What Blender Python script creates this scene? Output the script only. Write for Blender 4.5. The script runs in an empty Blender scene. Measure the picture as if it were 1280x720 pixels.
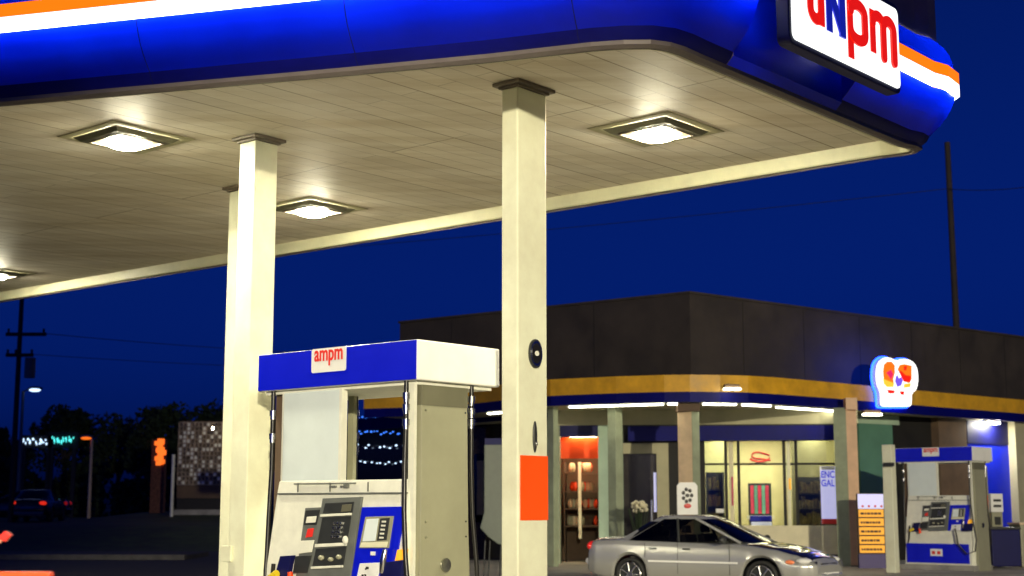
import bpy, bmesh, math, random
from mathutils import Vector, Matrix
random.seed(7)
R = math.radians
SC = bpy.context.scene
COL = SC.collection
EYE, TH, FPX = 1.5, math.atan(270/1800), 1800.0

# ------------------------------------------------------------------ survey helpers
def ray(px, py):
    u, v = (px-640)/FPX, (360-py)/FPX
    return Vector((u, math.cos(TH)-v*math.sin(TH), math.sin(TH)+v*math.cos(TH)))
def onz(px, py, z):
    d = ray(px, py); t = (z-EYE)/d.z
    return Vector((d.x*t, d.y*t, z))
def ony(px, py, Y):
    d = ray(px, py); t = Y/d.y
    return Vector((d.x*t, Y, EYE+d.z*t))
class Frame:
    """x runs left to right along a facade, y goes into it, z up"""
    def __init__(s, o, d):
        s.o = Vector((o[0], o[1], 0)); l = math.hypot(d[0], d[1])
        s.x = Vector((d[0]/l, d[1]/l, 0)); s.y = Vector((-s.x.y, s.x.x, 0))
        s.rot = math.atan2(s.x.y, s.x.x)
    def w(s, a, b, z): return s.o + s.x*a + s.y*b + Vector((0, 0, z))
    def at(s, px, py, b=0.0):
        d = ray(px, py); p0 = s.o + s.y*b
        t = (p0.dot(s.y))/d.dot(s.y)
        p = Vector((0, 0, EYE)) + d*t
        return ((p-p0).dot(s.x), p.z)

# ------------------------------------------------------------------ object helpers
def tag(o, label=None, cat=None, group=None, kind=None):
    if label: o['label'] = label
    if cat: o['category'] = cat
    if group: o['group'] = group
    if kind: o['kind'] = kind
    return o
def thing(name, label, cat, loc=(0, 0, 0), rz=0.0, group=None):
    o = bpy.data.objects.new(name, None); COL.objects.link(o)
    o.location = loc; o.rotation_euler = (0, 0, rz); o.empty_display_size = .2
    return tag(o, label, cat, group)
def fthing(name, label, cat, fr, s=0.0, b=0.0, group=None, z=0.0):
    o = thing(name, label, cat, fr.w(s, b, z), fr.rot, group)
    return o
class MB:
    def __init__(s): s.v = []; s.f = []; s.sm = []
    def add(s, vs, fs, smooth=False):
        k = len(s.v); s.v += [Vector(p) for p in vs]
        for f in fs: s.f.append([i+k for i in f]); s.sm.append(smooth)
        return s
    def box(s, x0, x1, y0, y1, z0, z1):
        if x0 > x1: x0, x1 = x1, x0
        if y0 > y1: y0, y1 = y1, y0
        if z0 > z1: z0, z1 = z1, z0
        vs = [(x0,y0,z0),(x1,y0,z0),(x1,y1,z0),(x0,y1,z0),(x0,y0,z1),(x1,y0,z1),(x1,y1,z1),(x0,y1,z1)]
        return s.add(vs, [(0,3,2,1),(4,5,6,7),(0,1,5,4),(1,2,6,5),(2,3,7,6),(3,0,4,7)])
    def prism(s, pts, z0, z1):           # pts ccw in xy
        n = len(pts)
        vs = [(p[0], p[1], z0) for p in pts]+[(p[0], p[1], z1) for p in pts]
        fs = [tuple(range(n))[::-1], tuple(range(n, 2*n))]+[(i, (i+1)%n, n+(i+1)%n, n+i) for i in range(n)]
        return s.add(vs, fs)
    def plate(s, pts, y0, y1):           # pts in xz, thickness along y
        n = len(pts)
        vs = [(p[0], y0, p[1]) for p in pts]+[(p[0], y1, p[1]) for p in pts]
        fs = [tuple(range(n)), tuple(range(n, 2*n))[::-1]]+[((i+1)%n, i, n+i, n+(i+1)%n) for i in range(n)]
        return s.add(vs, fs)
    def tube(s, pts, r, n=8, caps=True):
        pts = [Vector(p) for p in pts]; m = len(pts)
        rs = r if isinstance(r, (list, tuple)) else [r]*m
        vs = []; up = None
        for i, p in enumerate(pts):
            t = (pts[min(i+1, m-1)]-pts[max(i-1, 0)]).normalized()
            if up is None: up = Vector((0, 0, 1)) if abs(t.z) < .9 else Vector((1, 0, 0))
            a = t.cross(up).normalized(); b = t.cross(a).normalized(); up = -b if False else up
            for k in range(n):
                q = 2*math.pi*k/n
                vs.append(p+a*math.cos(q)*rs[i]+b*math.sin(q)*rs[i])
        fs = []
        for i in range(m-1):
            for k in range(n):
                fs.append((i*n+k, i*n+(k+1)%n, (i+1)*n+(k+1)%n, (i+1)*n+k))
        s.add(vs, fs, True)
        if caps:
            s.add([vs[k] for k in range(n)], [tuple(range(n))]); s.add(vs[-n:], [tuple(range(n))[::-1]])
        return s
    def disc(s, c, r, axis, h, n=20, r2=None):      # short cylinder centred on c along axis
        ax = Vector(axis).normalized(); c = Vector(c)
        return s.tube([c-ax*h/2, c+ax*h/2], [r, r2 or r], n)
    def ball(s, c, rx, ry=None, rz=None, nu=12, nv=8):
        ry = ry or rx; rz = rz or rx; c = Vector(c); vs = []; fs = []
        for j in range(nv+1):
            a = math.pi*j/nv
            for i in range(nu):
                b = 2*math.pi*i/nu
                vs.append(c+Vector((rx*math.sin(a)*math.cos(b), ry*math.sin(a)*math.sin(b), rz*math.cos(a))))
        for j in range(nv):
            for i in range(nu): fs.append((j*nu+i, (j+1)*nu+i, (j+1)*nu+(i+1)%nu, j*nu+(i+1)%nu))
        return s.add(vs, fs, True)
    def map(s, fn): s.v = [Vector(fn(p)) for p in s.v]; return s
    def build(s, name, m, parent=None, bevel=0.0, world=False, seg=2, smooth=None):
        me = bpy.data.meshes.new(name)
        vs = s.v
        if parent is not None and world:
            M = (Matrix.Translation(parent.location) @ Matrix.Rotation(parent.rotation_euler[2], 4, 'Z')).inverted()
            vs = [M @ p for p in vs]
        me.from_pydata([tuple(p) for p in vs], [], s.f)
        for p, q in zip(me.polygons, s.sm): p.use_smooth = q if smooth is None else smooth
        bm = bmesh.new(); bm.from_mesh(me); bmesh.ops.recalc_face_normals(bm, faces=bm.faces[:]); bm.to_mesh(me); bm.free()
        me.materials.append(m)
        o = bpy.data.objects.new(name, me); COL.objects.link(o)
        if parent is not None: o.parent = parent
        if bevel:
            b = o.modifiers.new('bevel', 'BEVEL'); b.width = bevel; b.segments = seg; b.limit_method = 'ANGLE'; b.angle_limit = R(40)
        return o
def rrect(x0, x1, z0, z1, r, n=5):
    pts = []
    for cx, cz, a0 in ((x1-r, z0+r, -90), (x1-r, z1-r, 0), (x0+r, z1-r, 90), (x0+r, z0+r, 180)):
        for k in range(n+1):
            a = R(a0+90*k/n); pts.append((cx+r*math.cos(a), cz+r*math.sin(a)))
    return pts
def fbox(name, m, parent, x0, x1, y0, y1, z0, z1, bevel=0.0):
    return MB().box(x0, x1, y0, y1, z0, z1).build(name, m, parent, bevel)

# ------------------------------------------------------------------ materials
MATS = {}
def mat(name, col, rough=.5, metal=0.0, emit=None, estr=0.0, var=.12, vscale=3.0, bump=0.0, bscale=40.0, coat=0.0, spec=.5, dirt=None):
    m = bpy.data.materials.new(name); m.use_nodes = True; nt = m.node_tree; N = nt.nodes; L = nt.links
    b = N['Principled BSDF']; b.inputs['Roughness'].default_value = rough; b.inputs['Metallic'].default_value = metal
    b.inputs['Coat Weight'].default_value = coat; b.inputs['Specular IOR Level'].default_value = spec
    tc = N.new('ShaderNodeTexCoord')
    if var:
        nz = N.new('ShaderNodeTexNoise'); nz.inputs['Scale'].default_value = vscale; nz.inputs['Detail'].default_value = 6
        nz.inputs['Roughness'].default_value = .65
        L.new(tc.outputs['Object'], nz.inputs['Vector'])
        r = N.new('ShaderNodeValToRGB'); r.color_ramp.elements[0].position = .3; r.color_ramp.elements[1].position = .7
        d = dirt or tuple(c*(1-var*1.6) for c in col[:3])
        r.color_ramp.elements[0].color = (*d, 1); r.color_ramp.elements[1].color = (*[min(1, c*(1+var*.5)) for c in col[:3]], 1)
        L.new(nz.outputs['Fac'], r.inputs['Fac']); L.new(r.outputs['Color'], b.inputs['Base Color'])
        mr = N.new('ShaderNodeMapRange'); mr.inputs['To Min'].default_value = max(.02, rough*.8); mr.inputs['To Max'].default_value = min(1, rough*1.25)
        L.new(nz.outputs['Fac'], mr.inputs['Value']); L.new(mr.outputs['Result'], b.inputs['Roughness'])
    else: b.inputs['Base Color'].default_value = (*col[:3], 1)
    if bump:
        n2 = N.new('ShaderNodeTexNoise'); n2.inputs['Scale'].default_value = bscale; n2.inputs['Detail'].default_value = 4
        L.new(tc.outputs['Object'], n2.inputs['Vector'])
        bp = N.new('ShaderNodeBump'); bp.inputs['Strength'].default_value = bump; bp.inputs['Distance'].default_value = .01
        L.new(n2.outputs['Fac'], bp.inputs['Height']); L.new(bp.outputs['Normal'], b.inputs['Normal'])
    if emit:
        b.inputs['Emission Color'].default_value = (*emit, 1); b.inputs['Emission Strength'].default_value = estr
    MATS[name] = m
    return m
M = dict(
    cream=mat('cream_paint', (.78, .80, .60), .42, var=.07, vscale=2.3, dirt=(.66, .645, .47), bump=.08, bscale=60),
    cap=mat('brown_cap', (.14, .11, .075), .6),
    lip=mat('lip_metal', (.15, .125, .115), .5, metal=.2, vscale=5),
    upstand=mat('cream_trim', (.74, .72, .50), .5, var=.1, vscale=2),
    blue=mat('canopy_blue', (.001, .012, .72), .38, var=.06, vscale=2.2, spec=.3),
    skirt=mat('dark_blue_skirt', (.002, .003, .15), .45, var=.2, vscale=1.5, spec=.2),
    pblue=mat('pump_blue', (.002, .008, .62), .35, var=.05),
    navy=mat('navy_paint', (.004, .005, .07), .5, spec=.3),
    bandblue=mat('fascia_blue', (.002, .003, .13), .5, var=.2, vscale=1.5, spec=.15),
    bandyel=mat('fascia_yellow', (.72, .38, .015), .5, var=.2, vscale=2.0),
    taupe=mat('taupe_render', (.040, .031, .026), .8, var=.3, vscale=1.2, bump=.3),
    parapet=mat('roof_parapet_paint', (.22, .18, .19), .7),
    white=mat('white_enamel', (.82, .82, .78), .35, var=.05),
    offwhite=mat('offwhite_plastic', (.78, .78, .66), .4, var=.08, vscale=6),
    frost=mat('frosted_panel', (.72, .80, .78), .3, var=.05, vscale=2, coat=.3),
    olive=mat('side_cladding', (.34, .335, .225), .42, metal=.15, var=.08, vscale=2),
    olived=mat('side_cladding_top', (.16, .155, .10), .4, metal=.2, var=.08),
    grey=mat('grey_plastic', (.14, .15, .135), .45, var=.1, vscale=8),
    dgrey=mat('dark_plastic', (.03, .032, .03), .4, var=.15, vscale=10),
    black=mat('black_rubber', (.012, .011, .009), .35, var=.1),
    chrome=mat('steel', (.62, .62, .58), .22, metal=1.0, var=.1, vscale=20),
    orange=mat('orange_plate', (1.0, .085, .0), .55, var=.04, vscale=4),
    orangep=mat('orange_plastic', (.92, .065, .002), .45, var=.06, vscale=7, bump=.1),
    red=mat('red_plastic', (.75, .03, .02), .4, var=.08),
    yellow=mat('yellow_plastic', (.8, .6, .02), .45, var=.08),
    amber=mat('amber_board', (.95, .42, .03), .5, var=.1, vscale=8, emit=(1, .45, .02), estr=.35),  # weak glow added to brighten the board rows, label and sticker
    purple=mat('purple_panel', (.06, .04, .18), .5),
    mint=mat('mint_wall', (.42, .56, .42), .6, var=.12, vscale=1.5),
    green=mat('green_wall', (.10, .24, .17), .6, var=.12, vscale=1.5),
    sage=mat('sage_pillar', (.30, .34, .23), .7, var=.15, vscale=3, bump=.2),
    tan=mat('tan_pillar', (.72, .54, .33), .7, var=.15, vscale=3, bump=.2),
    peach=mat('peach_face', (.75, .5, .32), .7, var=.1),
    beige=mat('beige_wall', (.46, .43, .27), .7, var=.12, vscale=1.3, bump=.15),
    creamwall=mat('cream_wall', (.74, .68, .46), .7, var=.08),
    brown=mat('brown_wall', (.14, .09, .055), .8, var=.2, vscale=2),
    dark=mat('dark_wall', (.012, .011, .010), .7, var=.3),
    ddoor=mat('dark_door', (.03, .022, .018), .25, var=.2),
    concrete=mat('forecourt_concrete', (.44, .41, .34), .75, var=.28, vscale=.8, bump=.3, bscale=25),
    asphalt=mat('asphalt', (.045, .042, .040), .8, var=.35, vscale=.6, bump=.6, bscale=60),
    kerb=mat('kerb_concrete', (.30, .29, .26), .8, var=.25, vscale=2),
    grass=mat('grass_blade', (.045, .075, .02), .9, var=.5, vscale=1.2, bump=1.0, bscale=8),
    leaf=mat('leaf_green', (.02, .04, .012), .85, var=.35, vscale=.8),
    bark=mat('bark', (.07, .05, .035), .9, var=.3, vscale=4),
    wood=mat('pole_wood', (.035, .025, .02), .85, var=.3, vscale=3),
    wire=mat('wire', (.02, .02, .025), .6, var=0),
    silver=mat('silver_paint', (.52, .52, .48), .27, metal=.5, var=.0, coat=.8),
    blackpaint=mat('black_paint', (.015, .014, .014), .12, metal=.3, var=.05, coat=1.0),  # black for the bonnet's painted sky reflection and the dark cars' trim
    tyre=mat('tyre', (.015, .015, .014), .75, var=.2),
    seat=mat('seat_cloth', (.10, .095, .085), .9, var=.2),
    darkglass=mat('tinted_glass', (.006, .006, .008), .06, var=0, coat=.5),
    tail=mat('tail_lens', (.55, .02, .02), .2, var=0, emit=(1, .02, .01), estr=.15),
    amberlens=mat('amber_lens', (.9, .25, .1), .25, var=0),
    headlens=mat('head_lens', (.75, .75, .72), .1, var=0, coat=1.0),
    lamp=mat('lamp_lens', (1, 1, .9), .4, var=0, emit=(1.0, .93, .67), estr=480.0),
    strip=mat('eave_lamp', (1, 1, .9), .4, var=0, emit=(1.0, .96, .72), estr=9.0),
    inlamp=mat('shop_lamp', (1, 1, .9), .4, var=0, emit=(1.0, .88, .56), estr=22.0),
    stripew=mat('lit_white_stripe', (1, 1, 1), .5, var=0, emit=(1, 1, 1), estr=1.5),
    stripeo=mat('lit_orange_stripe', (1, .2, .01), .5, var=0, emit=(1.0, .17, .0), estr=1.1),
    under=mat('light_strip', (1, 1, 1), .5, var=0, emit=(.8, .9, 1), estr=6.0),
    tubelight=mat('tube_light', (1, 1, 1), .5, var=0, emit=(.85, .92, 1), estr=15.0),
    signw=mat('sign_face', (1, 1, 1), .4, var=0, emit=(.97, 1, .96), estr=1.15),
    signred=mat('sign_red', (.85, .02, .01), .4, var=0, emit=(1, .01, .0), estr=.6),
    signblue=mat('sign_letter_blue', (.02, .03, .6), .4, var=0, emit=(.01, .02, .45), estr=.5),
    signor=mat('sign_orange', (.9, .15, .02), .4, var=0, emit=(1, .13, .0), estr=.9),
    signpur=mat('sign_violet', (.15, .08, .6), .4, var=0, emit=(.15, .08, .7), estr=.8),
    halo=mat('blue_neon', (.05, .1, 1), .4, var=0, emit=(.01, .06, 1), estr=7.0),
    teal=mat('teal_lamp', (.1, .7, .7), .4, var=0, emit=(.08, .75, .7), estr=1.6),
    coolw=mat('cool_lamp', (.8, .9, 1), .4, var=0, emit=(.55, .75, 1), estr=1.8),
    orlamp=mat('orange_lamp', (1, .3, .05), .4, var=0, emit=(1, .17, .01), estr=.9),
    redlamp=mat('red_lamp', (1, .05, .02), .4, var=0, emit=(1, .03, .01), estr=.6),
    bluelamp=mat('blue_lamp', (.1, .2, 1), .4, var=0, emit=(.05, .22, 1), estr=1.4),
    rose=mat('rose_poster', (.6, .05, .12), .5, var=.2, vscale=10),
    tealp=mat('teal_poster', (.15, .38, .33), .5, var=.2, vscale=10),
    lav=mat('lavender_poster', (.6, .6, .85), .5, var=.05, emit=(.55, .55, .9), estr=.5),
    shelf=mat('shelf_goods', (.05, .045, .03), .6, var=.8, vscale=9, dirt=(.20, .15, .06)),
    spotblue=mat('booth_blue', (.003, .02, .75), .5, var=.08),
)
# window glass
def glass_mat():
    m = bpy.data.materials.new('window_glass'); m.use_nodes = True; nt = m.node_tree; N = nt.nodes; L = nt.links
    N.remove(N['Principled BSDF']); o = N['Material Output']
    t = N.new('ShaderNodeBsdfTransparent'); t.inputs['Color'].default_value = (.80, .84, .78, 1)
    g = N.new('ShaderNodeBsdfGlossy'); g.inputs['Roughness'].default_value = .04
    f = N.new('ShaderNodeFresnel'); f.inputs['IOR'].default_value = 1.5
    x = N.new('ShaderNodeMixShader'); L.new(f.outputs[0], x.inputs[0]); L.new(t.outputs[0], x.inputs[1]); L.new(g.outputs[0], x.inputs[2])
    L.new(x.outputs[0], o.inputs['Surface']); return m
M['glass'] = glass_mat()
M['carglass'] = glass_mat(); M['carglass'].name = 'car_glass'
for n_ in M['carglass'].node_tree.nodes:
    if n_.type == 'BSDF_TRANSPARENT': n_.inputs['Color'].default_value = (.30, .30, .29, 1)
def acrylic():
    m = bpy.data.materials.new('blue_acrylic'); m.use_nodes = True; nt = m.node_tree; N = nt.nodes; L = nt.links
    b = N['Principled BSDF']; b.inputs['Base Color'].default_value = (.001, .012, .60, 1); b.inputs['Roughness'].default_value = .35
    t = N.new('ShaderNodeBsdfTranslucent'); tc = N.new('ShaderNodeTexCoord'); nz = N.new('ShaderNodeTexNoise'); nz.inputs['Scale'].default_value = 1.1; nz.inputs['Detail'].default_value = 5
    L.new(tc.outputs['Object'], nz.inputs['Vector']); r = N.new('ShaderNodeValToRGB')
    r.color_ramp.elements[0].position = .3; r.color_ramp.elements[0].color = (.0, .010, .60, 1); r.color_ramp.elements[1].position = .7; r.color_ramp.elements[1].color = (.001, .026, .95, 1)
    L.new(nz.outputs['Fac'], r.inputs['Fac']); L.new(r.outputs['Color'], t.inputs['Color'])
    x = N.new('ShaderNodeMixShader'); x.inputs[0].default_value = .55; L.new(b.outputs[0], x.inputs[1]); L.new(t.outputs[0], x.inputs[2])
    L.new(x.outputs[0], N['Material Output'].inputs['Surface']); return m
M['acrylic'] = acrylic()
# canopy ceiling: long painted planks with fine seams
def ceiling_mat(ang):
    m = bpy.data.materials.new('ceiling_planks'); m.use_nodes = True; nt = m.node_tree; N = nt.nodes; L = nt.links
    b = N['Principled BSDF']; tc = N.new('ShaderNodeTexCoord'); mp = N.new('ShaderNodeMapping')
    mp.inputs['Rotation'].default_value = (0, 0, ang); L.new(tc.outputs['Object'], mp.inputs['Vector'])
    br = N.new('ShaderNodeTexBrick'); br.inputs['Scale'].default_value = 1.0; br.inputs['Brick Width'].default_value = 3.6
    br.inputs['Row Height'].default_value = .21; br.inputs['Mortar Size'].default_value = .0055; br.inputs['Mortar Smooth'].default_value = .3
    br.inputs['Color1'].default_value = (.80, .74, .62, 1); br.inputs['Color2'].default_value = (.72, .66, .55, 1)
    br.inputs['Mortar'].default_value = (.46, .40, .31, 1); br.offset = .37; L.new(mp.outputs[0], br.inputs['Vector'])
    br2 = N.new('ShaderNodeTexBrick'); br2.inputs['Scale'].default_value = 1.0; br2.inputs['Brick Width'].default_value = 7.3
    br2.inputs['Row Height'].default_value = .84; br2.inputs['Mortar Size'].default_value = .010; br2.inputs['Color1'].default_value = (1, 1, 1, 1)
    br2.inputs['Color2'].default_value = (.93, .93, .93, 1); br2.inputs['Mortar'].default_value = (.62, .57, .5, 1); L.new(mp.outputs[0], br2.inputs['Vector'])
    mx = N.new('ShaderNodeMixRGB'); mx.blend_type = 'MULTIPLY'; mx.inputs[0].default_value = 1; L.new(br.outputs['Color'], mx.inputs[1]); L.new(br2.outputs['Color'], mx.inputs[2])
    mp2 = N.new('ShaderNodeMapping'); mp2.inputs['Rotation'].default_value = (0, 0, ang); mp2.inputs['Scale'].default_value = (.35, 2.2, 1)
    L.new(tc.outputs['Object'], mp2.inputs['Vector'])
    nz = N.new('ShaderNodeTexNoise'); nz.inputs['Scale'].default_value = 1.3; nz.inputs['Detail'].default_value = 8; nz.inputs['Roughness'].default_value = .7
    L.new(mp2.outputs[0], nz.inputs['Vector'])
    cr = N.new('ShaderNodeValToRGB'); cr.color_ramp.elements[0].position = .32; cr.color_ramp.elements[0].color = (.74, .68, .58, 1)
    cr.color_ramp.elements[1].position = .62; cr.color_ramp.elements[1].color = (1, 1, 1, 1); L.new(nz.outputs['Fac'], cr.inputs['Fac'])
    m2 = N.new('ShaderNodeMixRGB'); m2.blend_type = 'MULTIPLY'; m2.inputs[0].default_value = 1; L.new(mx.outputs[0], m2.inputs[1]); L.new(cr.outputs[0], m2.inputs[2])
    L.new(m2.outputs[0], b.inputs['Base Color']); b.inputs['Roughness'].default_value = .6
    bp = N.new('ShaderNodeBump'); bp.inputs['Strength'].default_value = .35; bp.inputs['Distance'].default_value = .006
    L.new(br.outputs['Fac'], bp.inputs['Height']); bp.invert = True; L.new(bp.outputs[0], b.inputs['Normal'])
    return m

# ------------------------------------------------------------------ writing
def text_obj(txt, name, m, parent, x, y, z, w, h, depth=.004, bold=.0, flip=False):
    """upright lettering in the xz plane, reading along +x, facing -y"""
    cu = bpy.data.curves.new(name, 'FONT'); cu.body = txt; cu.size = 1; cu.extrude = .5; cu.offset = bold; cu.align_x = 'LEFT'
    o = bpy.data.objects.new(name, cu); COL.objects.link(o)
    dg = bpy.context.evaluated_depsgraph_get(); me = bpy.data.meshes.new_from_object(o.evaluated_get(dg)); bpy.data.objects.remove(o)
    xs = [v.co.x for v in me.vertices]; ys = [v.co.y for v in me.vertices]
    x0, x1, y0, y1 = min(xs), max(xs), min(ys), max(ys)
    for v in me.vertices:
        c = v.co.copy()
        v.co = (x+(c.x-x0)/(x1-x0)*w, y-(c.z+.5)*depth, z+(c.y-y0)/(y1-y0)*h)
    me.materials.clear(); me.materials.append(m)
    ob = bpy.data.objects.new(name, me); COL.objects.link(ob); ob.parent = parent
    return ob

# ================================================================== GROUND
tag(MB().prism([(-900, -200), (900, -200), (900, 1500), (-900, 1500)], -.6, -.02).build('ground', M['asphalt']), kind='structure')
fc = MB().prism([(-3.6, 4), (26, 4), (26, 39.5), (-6.6, 39.5), (-5.2, 28)], -.015, .0).build('forecourt', M['concrete']); tag(fc, kind='structure')
# raised land across the street on the left
def hgt(x, y):
    def ss(t): t = max(0, min(1, t)); return t*t*(3-2*t)
    e = ss((-6-x)/4.0)
    return -.03+e*(.80*ss((y-47)/8)+(.42*ss((y-56)/8)*ss((x+20)/5)))
g = MB(); nx, ny = 60, 50
xs = [-160+i*(154.5/nx) if i < nx-30 else 0 for i in range(nx+1)]
xs = [-160, -110, -80, -60, -50, -42, -36, -32]+[-30+i*.6 for i in range(41)]
ys = [44+i*.8 for i in range(35)]+[75, 85, 100, 140, 220, 400, 900]
vs = [(x, y, hgt(x, y)) for y in ys for x in xs]; W = len(xs)
g.add(vs, [(j*W+i, j*W+i+1, (j+1)*W+i+1, (j+1)*W+i) for j in range(len(ys)-1) for i in range(W-1)], True)
tag(g.build('grass_bank', M['grass']), kind='structure')
# street kerbs on the left, a strip of pavement
tag(MB().prism([(-60, 43.2), (-9, 40.2), (-9, 40.5), (-60, 43.6)], -.02, .12).build('kerb', mat('street_kerb', (.12, .115, .10), .9, var=.3)), kind='structure')
tag(MB().prism([(-60, 43.6), (-9, 40.5), (-9, 43.4), (-60, 46)], -.02, .10).build('pavement', mat('old_pavement', (.06, .055, .05), .9, var=.3)), kind='structure')

# ================================================================== CANOPY
ZL, ZC = 4.75, 4.90
pxs = [(0, 132), (200, 114.5), (400, 97), (610, 77.5), (690, 68.5), (740, 63), (780, 60.3), (812, 60), (835, 62.8), (853, 68.5), (872, 77), (900, 88.6), (1060, 155)]
front = [onz(a, b, ZL) for a, b in pxs]
p0 = front[0]; d0 = (front[0]-front[2]).normalized()
front = [p0+d0*9.5, p0+d0*4] + front
E1 = onz(1147, 191, ZL); Bk = onz(0, 378.5, ZL); dB = (Bk-E1).normalized()
rdir = (front[-1]-front[-3]).normalized()
rq, bq = rdir*.34, dB*.34; K1 = E1+(rdir-dB).normalized()*.24
loop = front+[(E1-rq)*(1-u)**2+K1*2*u*(1-u)+(E1+bq)*u**2 for u in (0, .2, .4, .6, .8, 1)]+[E1+dB*t for t in (2, 5, 9, 13)]+[Bk, Bk+dB*9]
loop = [Vector((p.x, p.y, 0)) for p in loop]; NL = len(loop)
def normals(pts):
    n = len(pts); out = []
    for i in range(n):
        a = (pts[i]-pts[i-1]).normalized(); b = (pts[(i+1) % n]-pts[i]).normalized()
        na = Vector((a.y, -a.x, 0)); nb = Vector((b.y, -b.x, 0)); m = (na+nb).normalized()
        out.append(m/max(.5, m.dot(na)))
    return out
NR = normals(loop)
def loft(mb, prof, i0=0, i1=None, closed=True, caps=False, pts=loop, nr=NR, smooth=True):
    n = len(pts); idx = list(range(n)) if closed else list(range(i0, i1+1))
    vs = []
    for i in idx:
        for o, z in prof: q = pts[i % n]+nr[i % n]*o; vs.append((q.x, q.y, z))
    m = len(prof); fs = []
    rng = range(len(idx)) if closed else range(len(idx)-1)
    for k in rng:
        k2 = (k+1) % len(idx)
        for j in range(m-1): fs.append((k*m+j, k2*m+j, k2*m+j+1, k*m+j+1))
    mb.add(vs, fs, smooth)
    if caps:
        mb.add(vs[:m], [tuple(range(m))]); mb.add(vs[-m:], [tuple(range(m))[::-1]])
    return mb
can = thing('fuel_canopy', 'large flat forecourt canopy with rounded glowing blue edge and plank ceiling over the pumps', 'canopy', (-5, 17, 0))
# the fascia is interrupted on the right flank, where the big sign hangs
SFR = Frame(front[12], rdir)                       # frame along the right flank, x to the right/back, y inward
# insert two break points for the sign gap on the straight flank
ia = 12                                             # index in loop of px (872,77)
sA, sB = .34, 2.05
gapA = loop[ia]+Vector((rdir.x, rdir.y, 0))*sA; gapB = loop[ia]+Vector((rdir.x, rdir.y, 0))*sB
nflank = Vector((rdir.y, -rdir.x, 0))
ring = [gapB]+[p for p in loop[ia+2:]]+loop[:ia+1]+[gapA]
def ring_normals():
    nn = []
    full = normals(loop)
    mp = {tuple(p): q for p, q in zip(loop, full)}
    for p in ring: nn.append(mp.get(tuple(p), nflank))
    return nn
RN = ring_normals()
low = [(.03, 4.80), (.075, 4.838), (.10, 4.885), (.155, 4.94), (.205, 4.995), (.25, 5.055), (.285, 5.12), (.312, 5.185), (.33, 5.245)]
upp = [(.33, 5.47), (.325, 5.56), (.30, 5.65), (.26, 5.72), (.20, 5.77)]
b = MB(); loft(b, low[2:], 0, len(ring)-1, False, False, ring, RN); b.build('lower_fascia', M['acrylic'], can, world=True)
b = MB(); loft(b, [(.03, 4.80), (.075, 4.838), (.1005, 4.8855)], 0, len(ring)-1, False, False, ring, RN); b.build('fascia_skirt', M['skirt'], can, world=True)
b = MB(); loft(b, upp, 0, len(ring)-1, False, False, ring, RN); b.build('upper_fascia', M['acrylic'], can, world=True)
# end caps of the bullnose beside the sign
b = MB()
for k in (0, len(ring)-1):
    p, q = ring[k], RN[k]
    b.add([(p.x+q.x*o, p.y+q.y*o, z) for o, z in [(-.02, 4.80)]+low+upp], [tuple(range(1+len(low)+len(upp)))])
b.build('fascia_end', M['blue'], can, world=True)
b = MB(); loft(b, [(.33, 5.25), (.37, 5.252), (.37, 5.362)], 0, len(ring)-1, False, False, ring, RN, False); b.build('white_stripe', M['stripew'], can, world=True)
b = MB(); loft(b, [(.37, 5.364), (.37, 5.472), (.33, 5.474)], 0, len(ring)-1, False, False, ring, RN, False); b.build('orange_stripe', M['stripeo'], can, world=True)
b = MB(); loft(b, [(.333, 5.246), (.366, 5.248)], 0, len(ring)-1, False, False, ring, RN, False); b.build('light_strip', M['under'], can, world=True)  # glowing underside added to wash light over the blue panels below
# vertical joints of the fascia panels
b = MB()
for i in range(3, 60):
    pass
acc = 0; joints = []
for i in range(len(ring)-1):
    a, c = ring[i], ring[i+1]; l = (c-a).length
    while acc < l:
        t = acc/l; joints.append((a.lerp(c, t), RN[i].lerp(RN[i+1], t))); acc += 1.75
    acc -= l
for p, q in joints:
    t = Vector((-q.y, q.x, 0)).normalized()*.004
    pr = [(o+.002, z) for o, z in low]
    vs = []; b = MB()
    for o, z in pr: vs += [(p.x+q.x*o-t.x, p.y+q.y*o-t.y, z), (p.x+q.x*o+t.x, p.y+q.y*o+t.y, z)]
    b.add(vs, [(2*k, 2*k+1, 2*k+3, 2*k+2) for k in range(len(pr)-1)])
    if p.y < 16: b.build('panel_joint', M['navy'], can, world=True)
# lip, inner upstand, ceiling, roof and dark parapet
b = MB(); loft(b, [(-.01, 4.86), (.035, 4.80), (.036, 4.77), (.0, ZL), (-.03, ZL), (-.035, 4.77), (-.06, 4.77)], smooth=False); b.build('lip', M['lip'], can, world=True)
b = MB(); loft(b, [(-.06, 4.772), (-.075, 4.762), (-.09, 4.775), (-.10, ZC+.01)], smooth=False); b.build('upstand', M['upstand'], can, world=True)
inner = [loop[i]+NR[i]*(-.095) for i in range(NL)]
CEIL = ceiling_mat(-math.atan2(rdir.y, rdir.x))
MB().prism([(p.x, p.y) for p in inner], ZC, ZC+.06).build('ceiling', CEIL, can, world=True)
ro = [loop[i]+NR[i]*(-.02) for i in range(NL)]
MB().prism([(p.x, p.y) for p in ro], 5.84, 5.90).build('roof_deck', M['parapet'], can, world=True)
b = MB(); loft(b, [(.195, 5.765), (.195, 6.75), (-.02, 6.75), (-.02, 5.92)], smooth=False); b.build('parapet', M['parapet'], can, world=True)
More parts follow.
